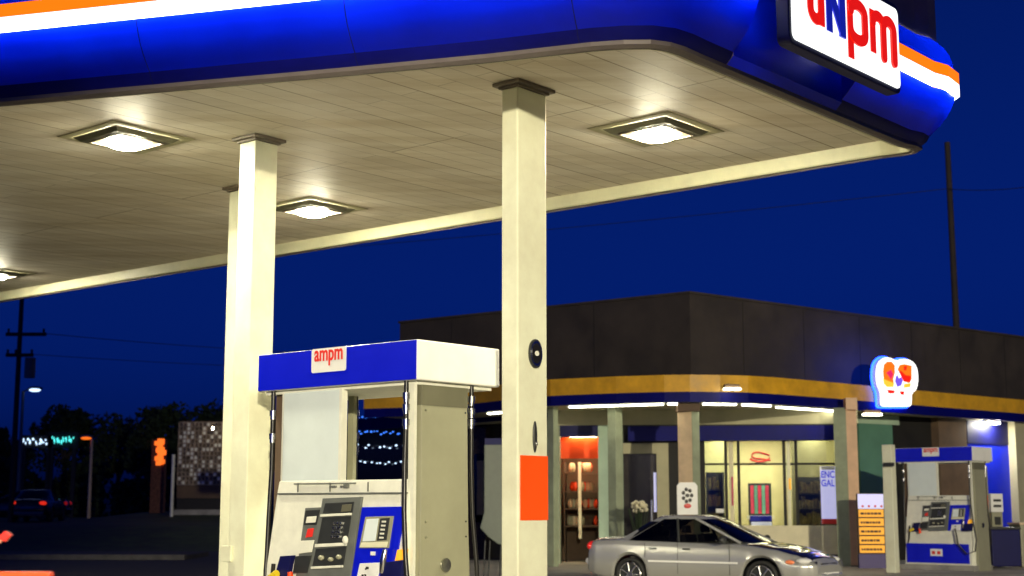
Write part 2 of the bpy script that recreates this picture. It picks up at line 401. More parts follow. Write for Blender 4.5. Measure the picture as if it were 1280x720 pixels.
# flat blue backing behind the big sign
b = MB()
pa, pb = gapA, gapB
vs = [];
for p in (pa, pb):
    for o, z in ((.04, 4.80), (.10, 4.86), (.12, 5.80), (.0, 5.88)): q = p+nflank*o; vs.append((q.x, q.y, z))
b.add(vs, [(j, j+4, j+5, j+1) for j in range(3)]); b.build('sign_backing', M['acrylic'], can, world=True)
b = MB(); loft(b, [(-.10, 5.185), (.258, 5.185), (.258, 5.195), (-.10, 5.195)], 0, len(ring)-1, False, False, ring, RN, False); b.build('inner_tray', M['white'], can, world=True)  # unseen baffle, added to keep tube light off the lower blue panels
# fluorescent tubes inside the fascia, behind the blue acrylic
def tube_run(pts_): return MB().tube(pts_, .026, 8).build('fascia_tube', M['tubelight'], can, world=True)
tr = [ring[i]+RN[i]*.288 for i in range(len(ring))]
tube_run([(p.x, p.y, 5.31) for p in tr[:8]]); tube_run([(p.x, p.y, 5.31) for p in tr[-16:]])
q0_ = gapA-nflank*.06; r3 = Vector((rdir.x, rdir.y, 0)); tube_run([tuple(q0_+r3*.03+Vector((0, 0, 5.25))), tuple(q0_+r3*.25+Vector((0, 0, 5.25)))])
# columns
def column(px, py, wl, wr, lab):
    c = onz(px, py, ZC); Ld = Vector((-.765, .644, 0)).normalized(); Rd = Vector((.656, .755, 0)).normalized()
    fr = Frame((c.x, c.y), (-Ld.x, -Ld.y))     # x to right along -L, y along R
    b = MB().box(-wl, 0, 0, wr, 0, ZC-.05).map(lambda p: fr.w(p.x, p.y, p.z))
    o = b.build('column', M['cream'], can, bevel=.012, world=True); o['label'] = lab
    b = MB().box(-wl-.055, .055, -.055, wr+.055, ZC-.03, ZC-.002).box(-wl-.02, .02, -.02, wr+.02, ZC-.05, ZC-.03).map(lambda p: fr.w(p.x, p.y, p.z))
    k = b.build('cap', M['cap'], can, bevel=.004, world=True); k.parent = o
    k.matrix_parent_inverse = Matrix.Identity(4)
    b = MB().box(-wl-.05, .05, -.05, wr+.05, .0, .25).map(lambda p: fr.w(p.x, p.y, p.z))
    k = b.build('base', M['grey'], can, bevel=.01, world=True); k.parent = o
    return fr
colA = column(647, 100, .17, .37, 'cream square column with orange plate on its right face')
colB = column(320, 168, .23, .27, 'cream square column left of the nearer fuel pump')
colC = column(303, 231, .22, .24, 'cream column mostly hidden behind the left column')
# lamps in the ceiling
def canopy_light(px, py, lab):
    p = onz(px, py, ZC-.06); fr = Frame((p.x, p.y), (rdir.x, rdir.y))
    t = thing('canopy_light', lab, 'light', (p.x, p.y, ZC-.001), fr.rot, 'square lamps in the canopy ceiling')
    b = MB(); 
    for k in range(4):
        a = [(-.35, -.35), (.35, -.35), (.35, .35), (-.35, .35)]; c = [(-.30, -.30), (.30, -.30), (.30, .30), (-.30, .30)]
        k2 = (k+1) % 4
        b.add([(a[k][0], a[k][1], -.008), (a[k2][0], a[k2][1], -.008), (c[k2][0], c[k2][1], -.045), (c[k][0], c[k][1], -.045)], [(0, 1, 2, 3)])
    b.add([(-.30, -.30, -.045), (.30, -.30, -.045), (.30, .30, -.045), (-.30, .30, -.045)], [(0, 1, 2, 3)])
    b.build('housing', M['olived'], t)
    MB().box(-.45, .45, -.45, .45, -.006, -.0005).build('ceiling_plate', M['beige'], t)
    b = MB().ball((0, 0, -.052), .19, .19, .055, 24, 10); b.build('lens', M['lamp'], t)
    b = MB()
    for x in (-.24, .24): b.box(x-.012, x+.012, -.24, .24, -.056, -.046)
    for y in (-.24, .24): b.box(-.24, .24, y-.012, y+.012, -.055, -.0465)
    b.build('lens_frame', M['cap'], t)
canopy_light(158, 180, 'lit square lamp at upper left, between the fascia and the left column')
canopy_light(391, 266, 'lit square lamp seen between the two big columns')
canopy_light(820, 170, 'lit square lamp to the right of the column with the orange plate')
canopy_light(-8, 346, 'lit lamp cut by the left edge of the photo')
# small hatch and sensor plates on the ceiling
# ------------------------------------------------------------------ big sign
G = SFR
def sface(px, py): return G.at(px, py, -.62)
x0, zb = sface(993, 49); x1, zb2 = sface(1127, 110); _, zt = sface(1126, 14)
zb = (zb+zb2)/2
sg = fthing('lit_sign', 'big white lit sign with red and blue letters hanging on the canopy corner', 'sign', G)
MB().plate(rrect(x0-.035, x1+.03, zb-.04, zt+.05, .065), -.60, -.49).build('case', M['navy'], sg, bevel=.01)
MB().plate(rrect(x0, x1, zb, zt, .055), -.612, -.598).build('face', M['signw'], sg)
for xx in (x0+.25, x1-.33): MB().box(xx, xx+.08, -.489, -.10, zt+.0, zt+.045).build('bracket', M['grey'], sg)
wd = x1-x0
def stroke(b, pts, w, y0=-.622, y1=-.613):
    # constant-width stroke with rounded joins, in the sign plane
    def slab(q, y0):
        n = len(q); vs = [(p[0], y0, p[1]) for p in q]+[(p[0], y1, p[1]) for p in q]
        b.add(vs, [tuple(range(n)), tuple(range(n, 2*n))[::-1]]+[(i, n+i, n+(i+1) % n, (i+1) % n) for i in range(n)])
    k = 0
    for (a, c) in zip(pts[:-1], pts[1:]):
        a = Vector((a[0], a[1])); c = Vector((c[0], c[1])); d = (c-a).normalized(); n = Vector((-d.y, d.x))*w/2
        slab([tuple(v) for v in (a-n, c-n, c+n, a+n)], y0-.00012*k); k += 1
        if (c.x, c.y) != tuple(pts[-1]) and len(pts) > 5:
            slab([(c.x+w/2*math.cos(q_*math.pi/6), c.y+w/2*math.sin(q_*math.pi/6)) for q_ in range(12)], y0-.00012*k); k += 1
def arc(cx, cz, rx, rz, a0, a1, n=12):
    return [(cx+rx*math.cos(R(a0+(a1-a0)*k/n)), cz+rz*math.sin(R(a0+(a1-a0)*k/n))) for k in range(n+1)]
H = zt-zb; bz = zb+.20; xh = .36*1.0
def sx(px, py): return sface(px, py)
LW = .092
def gl(name, strokes, m):
    for k, st in enumerate(strokes):
        pass
    b = MB(); 
    for k, st in enumerate(strokes): stroke(b, st, LW, -.620-.004*k, -.613)
    return b.build(name, m, sg)
aL, aR = sx(1010, 12)[0], sx(1031, 33)[0]
nL, nR = sx(1034, 33)[0], sx(1057, 50)[0]
pL, pR = sx(1061, 60)[0], sx(1085, 50)[0]
mL, mR = sx(1089, 60)[0], sx(1121, 80)[0]
top = bz+xh
def inset(l, r): return l+LW/2, r-LW/2
l, r = inset(aL, aR); c = (l+r)/2; rx = (r-l)/2
gl('letter_a', [[(l, bz+.09+.12)]+arc(c, bz+.11, rx, .075, 180, 360)+[(r, top-.09)]+arc(c, top-.1, rx, .065, 0, 160), [(r, bz), (r, top-.08)]], M['signred'])
l, r = inset(nL, nR)
gl('letter_n', [[(l, bz-.01), (l, top)], [(l, top), (r, bz+.03)], [(r, bz-.01), (r, top)]], M['signblue'])
l, r = inset(pL, pR); c = (l+r)/2; rx = (r-l)/2
gl('letter_p', [[(l, bz-.14), (l, top)], [(l, bz+.11)]+arc(c, bz+.10, rx, .065, 180, 360)+arc(c, top-.10, rx, .065, 0, 180)], M['signred'])
l, r = inset(mL, mR); c = (l+r)/2; rx = (c-l)/2
gl('letter_m', [[(l, bz), (l, top)], [(l, top-.12)]+arc(l+rx, top-.10, rx, .065, 180, 0)+[(c, bz)], [(c, top-.12)]+arc(c+rx, top-.10, rx, .065, 180, 0)+[(r, bz)]], M['signred'])
# ------------------------------------------------------------------ plates on the column
CA = Frame(colA.w(0, 0, 0), (colA.y.x, colA.y.y))     # right face of the near column: x along R, y inward
def ca(px, py): return CA.at(px, py, 0)
a = ca(650, 569); c = ca(684.5, 650)
t = fthing('orange_notice', 'plain bright orange plate on the right face of the near column', 'notice', CA)
MB().box(a[0], c[0], -.006, -.001, c[1], a[1]).build('plate', M['orange'], t)
t = fthing('round_emblem', 'dark oval chrome emblem high on the near column above the orange plate', 'emblem', CA)
c = ca(668, 442)
def oval(r, k=1.42, n=28): return [(c[0]+r*math.cos(2*math.pi*q_/n), c[1]+r*k*math.sin(2*math.pi*q_/n)) for q_ in range(n)]
MB().plate(oval(.082), -.02, -.001).build('rim', M['dgrey'], t, bevel=.004)
MB().plate(oval(.070), -.0235, -.0205).build('ring', M['chrome'], t)
MB().plate(oval(.058), -.026, -.0238).build('dial', M['black'], t)
b = MB().plate(oval(.026, .8), -.029, -.0263); b.build('marking', M['offwhite'], t)
t = fthing('cable_hook', 'small dark pointed metal hook just above the orange plate on the column', 'hook', CA)
c = ca(667, 546)
b = MB(); b.ball((c[0], -.014, c[1]), .026, .013, .125, 12, 12); b.build('case', M['dgrey'], t)
MB().ball((c[0]+.003, -.028, c[1]-.055), .011, .008, .02).build('stud', M['chrome'], t)
CB = colB
t = fthing('junction_box', 'small pale junction box low on the left face of the left column', 'box', CB)
a = CB.at(279, 682); c = CB.at(291, 702)
MB().box(a[0], c[0], -.03, -.001, c[1], a[1]).build('case', M['cream'], t, bevel=.004)

# ================================================================== FUEL PUMP
Bc = ony(522, 430, 11.4)
Ldir = Vector((-.762, .648, 0))
A0 = Vector((Bc.x, Bc.y, 0))+Ldir*1.95
PF = Frame(A0, (.762, -.648))
HT, HB = 2.80, 2.475
def make_pump(lab):
    t = fthing('fuel_dispenser', lab, 'fuel pump', PF, group='fuel pumps')
    # header
    MB().box(0, 1.95, 0, 1.0, HB, HT).build('header', M['white'], t, bevel=.012)
    MB().box(.012, 1.942, -.007, -.001, HB+.006, HT-.006).build('header_panel', M['pblue'], t)
    MB().box(.06, 1.90, .05, .95, HB-.03, HB-.001).build('header_soffit', M['offwhite'], t)
    q0 = PF.at(391, 437); q1 = PF.at(433.5, 463)
    pl = MB().plate(rrect(q0[0], q1[0], q1[1], q0[1], .02), -.012, -.008).build('logo_plate', M['white'], t)
    w_ = q1[0]-q0[0]
    text_obj('ampm', 'lettering', M['red'], pl, q0[0]+w_*.09, -.0125, q0[1]-.150, w_*.82, .135, bold=.018)
    # pylons
    b = MB()
    side = [(.05, 0), (.66, 0), (.645, .6), (.62, 1.4), (.615, 2.43), (.075, 2.43), (.07, 1.9), (.055, 1.2)]
    vs = [(1.845, y, z) for y, z in side]+[(1.93+.03*(1-z/2.43), y, z) for y, z in side]; n = len(side)
    b.add(vs, [tuple(range(n)), tuple(range(n, 2*n))[::-1]]+[(i, (i+1) % n, n+(i+1) % n, n+i) for i in range(n)])
    rp = b.build('end_pylon', M['olive'], t, bevel=.006); rp['label'] = 'right end pylon with olive grey cladding'
    MB().box(1.845, 1.935, .0735, .6165, 2.28, 2.443).build('dark_collar', M['olived'], rp)
    MB().box(1.84, 1.90, .02, .052, .1, 2.45).build('edge_trim', M['offwhite'], rp)
    MB().box(1.931, 1.9375, .09, .60, 1.30, 1.306).build('panel_seam', M['olived'], rp)
    for zz in (2.24, 1.36, 1.24): 
        for yy in (.11, .58): MB().disc((1.938+.03*(1-zz/2.43), yy, zz), .008, (1, 0, 0), .006, 8).build('screw', M['chrome'], rp)
    MB().disc((1.965, .33, 1.02), .055, (1, 0, 0), .015, 20).build('round_badge', M['chrome'], rp)
    b = MB().box(.27, .34, .05, .60, 0, 2.45); b.build('end_pylon', M['offwhite'], t, bevel=.006)
    # thin frosted panel
    a = PF.at(356, 492, .05); c = PF.at(424, 598, .05)
    MB().box(a[0], c[0], .04, .09, c[1]-.04, 2.45).build('frosted_panel', M['frost'], t, bevel=.006)
    MB().box(c[0], c[0]+.03, .035, .10, c[1]-.04, 2.45).build('panel_edge', M['offwhite'], t)
    # console: sloping front
    zt = PF.at(430, 600, .02)[1]
    b = MB(); L0, L1 = .28, 1.86
    sec = [(.03, zt), (.015, zt-.10), (-.05, 1.0), (-.06, .12), (.64, .12), (.64, zt)]
    def flare(z): return .10*max(0, (zt-z))/zt
    vs = [(L0-flare(z), y, z) for y, z in sec]+[(L1, y, z) for y, z in sec]; n = 6
    b.add(vs, [tuple(range(n)), tuple(range(n, 2*n))[::-1]]+[(i, (i+1) % n, n+(i+1) % n, n+i) for i in range(n)])
    con = b.build('console', M['offwhite'], t, bevel=.01)
    MB().box(L0+.02, L1-.01, -.004, .012, zt-.115, zt-.103).build('groove', M['grey'], con)
    b = MB()
    for x in (.55, .95, 1.40): b.box(x, x+.006, -.0, .012, zt-.095, zt-.02)
    b.box(.50, 1.25, .003, .02, zt-.03, zt-.022).box(.95, 1.02, -.002, .02, zt-.06, zt-.045).box(1.12, 1.17, -.002, .02, zt-.065, zt-.035).box(1.08, 1.10, -.002, .02, zt-.06, zt-.045)
    b.build('hinge_detail', M['grey'], con)
    MB().box(.1, 1.95, -.12, .75, 0, .12).build('plinth', M['kerb'], t, bevel=.01)
    # console furniture lies on the slope: y as a function of z
    def yf(z): return .015-(zt-.10-z)/(zt-1.10)*.065 if z > 1.0 else -.052
    def q(px, py):
        y = -.03; s_, z_ = PF.at(px, py, y); return s_, z_
    def panel(name, m, pts, th=.02, off=.0, parent=t, bevel=.003):
        pp = [q(*p) for p in pts]; n = len(pp)
        vs = [(x, yf(z)-off-th, z) for x, z in pp]+[(x, yf(z)-off+.004, z) for x, z in pp]
        return MB().add(vs, [tuple(range(n)), tuple(range(n, 2*n))[::-1]]+[((i+1) % n, i, n+i, n+(i+1) % n) for i in range(n)]).build(name, m, parent, bevel)
    kp = panel('card_reader', M['grey'], [(380, 635), (400, 634), (393, 722), (374, 722)], .018)
    panel('slot', M['dgrey'], [(381, 638), (399, 637), (396, 656), (380, 656)], .004, .02, kp)
    panel('key_light', M['offwhite'], [(384, 646), (396, 645), (395, 653), (383, 654)], .004, .0245, kp)
    panel('red_button', M['red'], [(386, 661), (393, 660), (392, 671), (384, 672)], .006, .02, kp)
    panel('key_pad', M['offwhite'], [(378, 676), (395, 675), (393, 690), (377, 692)], .005, .02, kp)
    panel('slot', M['dgrey'], [(373, 695), (393, 694), (389, 716), (371, 716)], .004, .02, kp)
    gp = panel('keypad_panel', M['grey'], [(402, 623), (450, 621), (443, 725), (392, 725)], .03)
    pv = panel('recess', M['dgrey'], [(406, 629), (442, 627), (441, 641), (404, 642)], .003, .031, gp)
    panel('display', M['olived'], [(428, 631), (440, 630), (439, 639), (427, 640)], .003, .035, pv)
    pv = panel('recess', M['dgrey'], [(404, 647), (440, 645), (437, 678), (400, 680)], .003, .031, gp)
    b = MB()
    for i in range(4):
        for j in range(3):
            x, z = q(421+j*4.0-i*.5, 654+i*5.5); b.box(x-.011, x+.011, yf(z)-.050, yf(z)-.03, z-.011, z+.011)
    b.build('keys', M['chrome'], pv, bevel=.002)
    x, z = q(437, 675); MB().ball((x, yf(z)-.05, z), .03, .02, .035).build('knob', M['offwhite'], pv)
    pv = panel('recess', M['dgrey'], [(399, 686), (437, 683), (435, 707), (396, 710)], .003, .031, gp)
    b = MB(); 
    for (u, v_, r_) in ((408, 697, .035), (420, 699, .03), (430, 696, .032)):
        x, z = q(u, v_); b.ball((x, yf(z)-.045, z), r_, .02, r_*.6)
    b.build('receipt_slot', M['olive'], pv)
    for (y1, y2) in ((643, 646), (680, 684), (708, 711)):
        panel('ledge', M['offwhite'], [(402-(y1-643)*.1, y1), (440-(y1-643)*.08, y1-2), (440-(y1-643)*.08, y2-2), (402-(y1-643)*.1, y2)], .012, .03, gp, .002)
    bp = panel('blue_panel', M['pblue'], [(451, 634), (504, 633), (496, 725), (443, 725)], .02)
    sp = panel('screen_frame', M['olive'], [(457, 646), (492, 645), (489, 685), (452, 685)], .008, .02, bp)
    panel('screen', M['frost'], [(459, 649), (474, 648), (472, 676), (456, 677)], .003, .0285, sp)
    panel('side_list', M['dgrey'], [(476, 648), (488, 647), (486, 675), (474, 676)], .003, .0285, sp)
    b = MB()
    for i in range(5):
        x, z = q(481.5-i*.4, 652+i*5); b.box(x-.022, x+.022, yf(z)-.037, yf(z)-.03, z-.007, z+.007)
    b.build('list_lines', M['offwhite'], sp)
    panel('screen_base', M['upstand'], [(455, 678), (488, 677), (487, 684), (453, 684)], .003, .0285, sp)
    x, z = q(467, 694); MB().box(x, x+.05, yf(z)-.026, yf(z)-.018, z, z+.03).build('small_mark', M['white'], bp)
    wc = panel('white_card', M['white'], [(455, 704), (480, 703), (477, 725), (451, 725)], .012, .02, bp)
    x, z = q(464, 709); MB().box(x, x+.025, yf(z)-.04, yf(z)-.03, z-.012, z+.006).box(x-.01, x+.0, yf(z)-.04, yf(z)-.03, z-.018, z-.006).build('arrow', M['dgrey'], wc)
    hp = panel('nozzle_holder', M['navy'], [(486, 703), (511, 700), (509, 728), (483, 728)], .06, .0)
    panel('orange_label', M['amber'], [(499, 687), (511, 686), (510, 699), (497, 701)], .02, .0, hp)
    b = MB(); x, z = q(488, 690); b.tube([(x, yf(z)-.05, z+.02), (x, yf(z)-.07, z-.06), (x-.02, yf(z)-.06, z-.16)], [.02, .028, .022], 10)
    b.build('nozzle', M['chrome'], hp)
    hp = panel('nozzle_holder', M['navy'], [(357, 695), (371, 694), (366, 725), (350, 725)], .05)
    x, z = q(355, 719); MB().tube([(x-.06, yf(z)-.08, z-.02), (x+.03, yf(z)-.08, z+.02)], .03, 10).build('yellow_nozzle', M['yellow'], hp)
    x, z = q(373, 719); MB().tube([(x, yf(z)-.06, z-.08), (x, yf(z)-.07, z+.03)], [.03, .022], 10).build('orange_nozzle', M['orangep'], hp)
    # lower cabinet
    lc = MB().box(.24, 1.80, -.078, -.062, .16, .60).build('cabinet_door', M['pblue'], t, bevel=.01)
    pl = MB().box(.85, 1.15, -.086, -.0785, .32, .48).build('door_label', M['white'], lc)
    for xx in (.89, 1.02): MB().box(xx, xx+.08, -.089, -.0865, .36, .43).build('label_mark', M['red'], pl)
    # hoses, hanging from the header
    def hose(s0, d0, pts, fit):
        h = MB().tube([(s0+a_, d0+b_, z_) for a_, b_, z_ in pts], .019, 10).build('hose', M['black'], t)
        for z_ in fit:
            MB().disc((s0, d0, z_), .030, (0, 0, 1), .05, 14).disc((s0, d0, z_-.040), .024, (0, 0, 1), .03, 12).build('fitting', M['chrome'], h)
        return h
    hose(1.87, -.04, [(0, 0, 2.47), (0, 0, 2.1), (-.0, -.01, 1.8), (.02, -.03, 1.45), (.07, -.06, 1.1), (.14, -.08, .7), (.10, -.08, .45), (-.1, -.1, .38), (-.3, -.1, .6), (-.36, -.09, .95)], (2.35, 2.26, 2.14))
    hose(.19, .02, [(0, 0, 2.47), (0, 0, 2.1), (0, 0, 1.8), (-.01, -.01, 1.45), (-.0, -.03, 1.1), (0, -.05, .7), (.05, -.07, .5), (.12, -.08, .7), (.15, -.08, 1.0)], (2.28, 2.08))
    hose(1.90, .70, [(0, 0, 2.47), (0, 0, 2.1), (0, .0, 1.8), (.0, .02, 1.4), (.02, .05, 1.0), (.02, .07, .6), (-.1, .1, .4), (-.3, .1, .6), (-.35, .06, .95)], (2.36, 2.26, 2.17))
    hose(.56, .66, [(0, 0, 2.47), (0, 0, 2.1), (0, .0, 1.72), (0, 0, 1.5)], (2.30, 2.10, 1.98))
    MB().box(.135, .25, .10, .14, 1.2, 2.45).build('hose_backing', M['brown'], t)
    MB().box(.52, .59, .60, .64, 1.6, 2.45).build('rear_mast', M['olive'], t)
    return t
pump = make_pump('large cream and blue fuel pump between the two near columns')
def copy_tree(o, parent=None):
    c = o.copy(); COL.objects.link(c)
    if parent is not None: c.parent = parent
    for ch in list(o.children): copy_tree(ch, c)
    return c
p2 = copy_tree(pump)
P2B = ony(1217, 600, 33.0)
d2 = Vector((.72, -.694, 0)).normalized()
q = Vector((P2B.x, P2B.y, 0))-d2*1.95
p2.location = q; p2.rotation_euler = (0, 0, math.atan2(d2.y, d2.x))
p2['label'] = 'smaller looking blue and white fuel pump at the right, in front of the shop'

# ================================================================== SHOP BUILDING
bl = thing('shop_building', 'low dark shop building with yellow and blue band and lit windows behind the car', 'building', (4, 37, 0))
def wb(fr, name, m, x0, x1, y0, y1, z0, z1, bevel=0, parent=None):
    b = MB().box(x0, x1, y0, y1, z0, z1).map(lambda p: fr.w(p.x, p.y, p.z))
    o = b.build(name, m, bl, bevel, world=True)
    if parent is not None: o.parent = parent
    return o
# parapet walls
Cc = ony(862, 367, 34.2); ZT = Cc.z
DLv = Vector((-.787, .617, 0)); DRv = Vector((.768, .640, 0))
C0 = Vector((Cc.x, Cc.y, 0))
fl = Frame(C0+DLv*9.4, -DLv); fr_ = Frame(C0, DRv)
PP = [C0, C0+DRv*22, C0+DRv*22+Vector((-6, 9, 0)), C0+DLv*9.4+Vector((7, 9, 0)), C0+DLv*9.4]
MB().prism([(p.x, p.y) for p in PP], 4.2, ZT).build('parapet', M['taupe'], bl, world=True)
cp = [C0-DRv*0+Vector((0, -.05, 0)), C0+DRv*22+Vector((.05, -.05, 0)), C0+DRv*22+Vector((-.3, .5, 0)), C0+Vector((0, .6, 0)), C0+DLv*9.4+Vector((.3, .5, 0)), C0+DLv*9.4+Vector((-.05, -.05, 0))]
MB().prism([(p.x, p.y) for p in cp], ZT+.001, ZT+.06).build('coping', M['taupe'], bl, world=True)
for (fr0, L0_, hh_) in ((fl, 9.4, .0), (fr_, 22.0, .0)):
    x = 1.9
    while x < L0_-.5:
        b = MB().box(x-.008, x+.008, -.006, .03, 4.6, ZT-.01).map(lambda p: fr0.w(p.x, p.y, p.z)); b.build('cladding_joint', M['dark'], bl, world=True); x += 2.35
# eave band: a bent line in front of the walls
bpx = [(455, 493), (520, 490.5), (589, 486), (640, 479), (688, 474.3), (770, 470.5), (830, 468.6), (862, 468.2), (900, 468.6), (935, 469.6), (968, 471.6), (1030, 477), (1090, 482.6), (1149, 488.2), (1280, 500), (1420, 511)]
ev = [onz(a, c, 4.50) for a, c in bpx]; ev = [Vector((p.x, p.y, 0)) for p in ev]
back = [ev[-1]+Vector((-3, 6, 0)), Vector((4, 44, 0)), ev[0]+Vector((4, 6, 0))]
eloop = ev+back; EN = normals(eloop); ne = len(ev)
b = MB(); loft(b, [(-.3, 4.50), (0, 4.50), (0, 4.10)], 0, ne-1, False, False, eloop, EN, False); b.build('yellow_band', M['bandyel'], bl, world=True)
b = MB(); loft(b, [(-.01, 4.098), (-.01, 3.86), (-.12, 3.86), (-.12, 3.90)], 0, ne-1, False, False, eloop, EN, False); b.build('blue_band', M['bandblue'], bl, world=True)
MB().prism([(p.x, p.y) for p in [eloop[i]-EN[i]*.10 for i in range(len(eloop))]], 3.90, 3.96).build('soffit', M['creamwall'], bl, world=True)
# eave lamps: long tubes tucked behind the band
def eave_lamp(i0, t0, i1, t1, off=-.32):
    a = ev[i0].lerp(ev[i0+1], t0); c = ev[i1].lerp(ev[i1+1], t1)
    a = a+EN[i0]*off; c = c+EN[i1]*off
    fr = Frame(a, (c-a)); L_ = (c-a).length
    h = wb(fr, 'eave_lamp', M['white'], 0, L_, -.08, .08, 3.85, 3.897)
    k = wb(fr, 'tube', M['strip'], .03, L_-.03, -.055, .055, 3.815, 3.848); k.parent = h
eave_lamp(4, .15, 5, .9); eave_lamp(5, .95, 6, .75)
eave_lamp(7, .45, 8, .75); eave_lamp(8, .95, 10, .1); eave_lamp(10, .3, 11, .5, -.45)
eave_lamp(2, .2, 3, .3)
# shop front, nearly square to the camera
SF = Frame((-4.5, 38.05), (12.9, -1.45))
def sp(px, py, b=0.0): return SF.at(px, py, b)
def srect(name, m, xa, ya, xb, yb, y0, y1, bevel=0, parent=None):
    a = sp(xa, ya, y0); c = sp(xb, yb, y0)
    return wb(SF, name, m, a[0], c[0], y0, y1, c[1], a[1], bevel, parent)
FT = 4.0
def sxw(px, b=0.0): return sp(px, 600, b)[0]
def szw(py, px=900): return sp(px, py, 0)[1]
H1 = szw(531, 820)
wb(SF, 'header_wall', M['beige'], sxw(690), sxw(1075), 0, .2, H1, 3.9)
# left bay: doorway into the orange lit shop
wb(SF, 'door_pier', M['sage'], sxw(682), sxw(700), -.05, .25, 0, H1)
wb(SF, 'door_head', M['navy'], sxw(700), sxw(748), .02, .12, szw(546, 720), H1-.001)
wb(SF, 'mint_wall', M['mint'], sxw(748), sxw(779), 0, .2, 0, H1-.001)
# dark doorway with beige surround
wb(SF, 'surround', M['beige'], sxw(779), sxw(836), -.03, .2, szw(567, 800), szw(554, 800))
wb(SF, 'surround', M['beige'], sxw(821), sxw(836), -.03, .2, 0, szw(567, 800)-.001)
wb(SF, 'dark_wall', M['dark'], sxw(779), sxw(836), 0.002, .19, szw(554, 800)+.001, H1-.001)
dd = wb(SF, 'door', M['ddoor'], sxw(779), sxw(821), .12, .18, 0, szw(567, 800)-.001)
k = wb(SF, 'handle', M['chrome'], sxw(813), sxw(815), .08, .12, 1.0, 1.6); k.parent = dd
k = wb(SF, 'poster', M['lav'], sxw(817, .0), sxw(820.4), .09, .118, 1.3, 2.3); k.parent = dd
wb(SF, 'dark_wall', M['dark'], sxw(836), sxw(878), .001, .2, 0, H1-.001)
aw = srect('blue_valance', M['bandblue'], 785, 533, 1046, 550, -.28, -.03)
# window bay right
WT = szw(551, 950); WBt = szw(657, 1000); WM = szw(580, 950)
wb(SF, 'window_head', M['dark'], sxw(878), sxw(1050), .01, .2, WT, H1-.001)
wb(SF, 'sill_wall', M['creamwall'], sxw(878), sxw(1050), -.02, .2, .25, WBt)
wb(SF, 'plinth', M['dark'], sxw(878), sxw(1050), -.03, .2, 0, .249)
win = None
edges = [878, 906, 922, 979, 994, 1050]
for i, (a, c) in enumerate(zip(edges[:-1], edges[1:])):
    w = wb(SF, 'window', M['dark'], sxw(a), sxw(a)+.07, -.01, .10, WBt, WT)
    xa, xb = sxw(a), sxw(c)
    k = wb(SF, 'transom', M['dark'], xa+.072, xb-.002, .0, .09, WM-.025, WM+.025); k.parent = w
    k = wb(SF, 'pane', M['glass'], xa+.072, xb-.002, .10, .108, WBt, WT); k.parent = w
wb(SF, 'window_jamb', M['creamwall'], sxw(912), sxw(917), -.015, .12, WBt, WT)
wb(SF, 'window_jamb', M['upstand'], sxw(984), sxw(988), -.015, .12, WBt, WT)
# interior room behind the right windows
xi0, xi1 = sxw(872), sxw(1056)
wb(SF, 'room_back', M['creamwall'], xi0, xi1, 3.2, 3.3, 0, 3.4)
wb(SF, 'room_side', M['creamwall'], xi0-.1, xi0, .2, 3.3, 0, 3.4); wb(SF, 'room_side', M['creamwall'], xi1, xi1+.1, .2, 3.3, 0, 3.4)
wb(SF, 'room_floor', M['concrete'], xi0, xi1, .2, 3.2, .001, .05); rc = wb(SF, 'room_ceiling', M['creamwall'], xi0, xi1, .2, 3.2, 3.30, 3.399)
for xx in (.7, 1.9, 3.1): 
    k = wb(SF, 'room_lamp', M['inlamp'], xi0+xx-.25, xi0+xx+.25, .6, 2.4, 3.26, 3.298); k.parent = rc
wb(SF, 'side_partition', M['olive'], xi0, sxw(907, 2.6), 2.6, 2.7, 0, 3.29); wb(SF, 'side_partition', M['olived'], sxw(990, 2.2), xi1, 2.2, 2.3, 0, 3.25)
# shelving seen through the glass
def shelf_unit(px0, px1, pytop, yb, lab, n=5):
    a = sp(px0, pytop, yb); c = sp(px1, pytop, yb)
    t = fthing('shop_shelf', lab, 'shelf', SF, a[0], yb)
    w_ = c[0]-a[0]; h_ = a[1]
    b = MB().box(0, w_, .38, .42, 0, h_).box(0, .04, 0, .38, 0, h_).box(w_-.04, w_, 0, .38, 0, h_)
    for k in range(n): b.box(.04, w_-.04, 0, .38, .15+k*(h_-.2)/n, .18+k*(h_-.2)/n)
    b.build('rack', M['dgrey'], t)
    for k in range(n):
        x = .05; z = .181+k*(h_-.2)/n; b = MB()
        while x < w_-.14:
            ww = random.uniform(.06, .12); b.box(x, x+ww, random.uniform(.02, .08), .34, z, z+random.uniform(.5, .85)*(h_-.2)/n); x += ww+.012
        b.build('goods', random.choice([M['shelf'], M['brown'], M['olived'], M['shelf']]), t)
shelf_unit(882, 905, 590, .9, 'dark goods shelf behind the leftmost shop window')
shelf_unit(996, 1044, 596, 1.0, 'wide dark goods shelf behind the window with the lavender poster')
# red squiggle and striped banners on the inner wall
t = fthing('wall_scribble', 'small red squiggle sign on the inner wall above the striped rack', 'wall sign', SF)
a = sp(942, 566, 3.15); c = sp(957, 576, 3.15)
b = MB(); cx, cz = (a[0]+c[0])/2, (a[1]+c[1])/2
b.tube([(cx+.28*math.cos(q_), 3.16, cz+.13*math.sin(q_)) for q_ in [R(x) for x in range(200, 400, 20)]]+[(cx+.16*math.cos(q_)-.05, 3.16, cz+.04+.09*math.sin(q_)) for q_ in [R(x) for x in range(60, 300, 25)]]+[(cx+.30, 3.16, cz-.10)], .025, 6)
b.build('squiggle', M['red'], t)
t = fthing('banner_rack', 'rack of red and teal striped banners inside the middle window', 'display rack', SF)
a = sp(935, 604, 2.0); c = sp(965, 642, 2.0)
MB().box(a[0], c[0], 2.03, 2.10, c[1]-.6, a[1]).build('frame', M['dgrey'], t)
w_ = (c[0]-a[0]-.12)
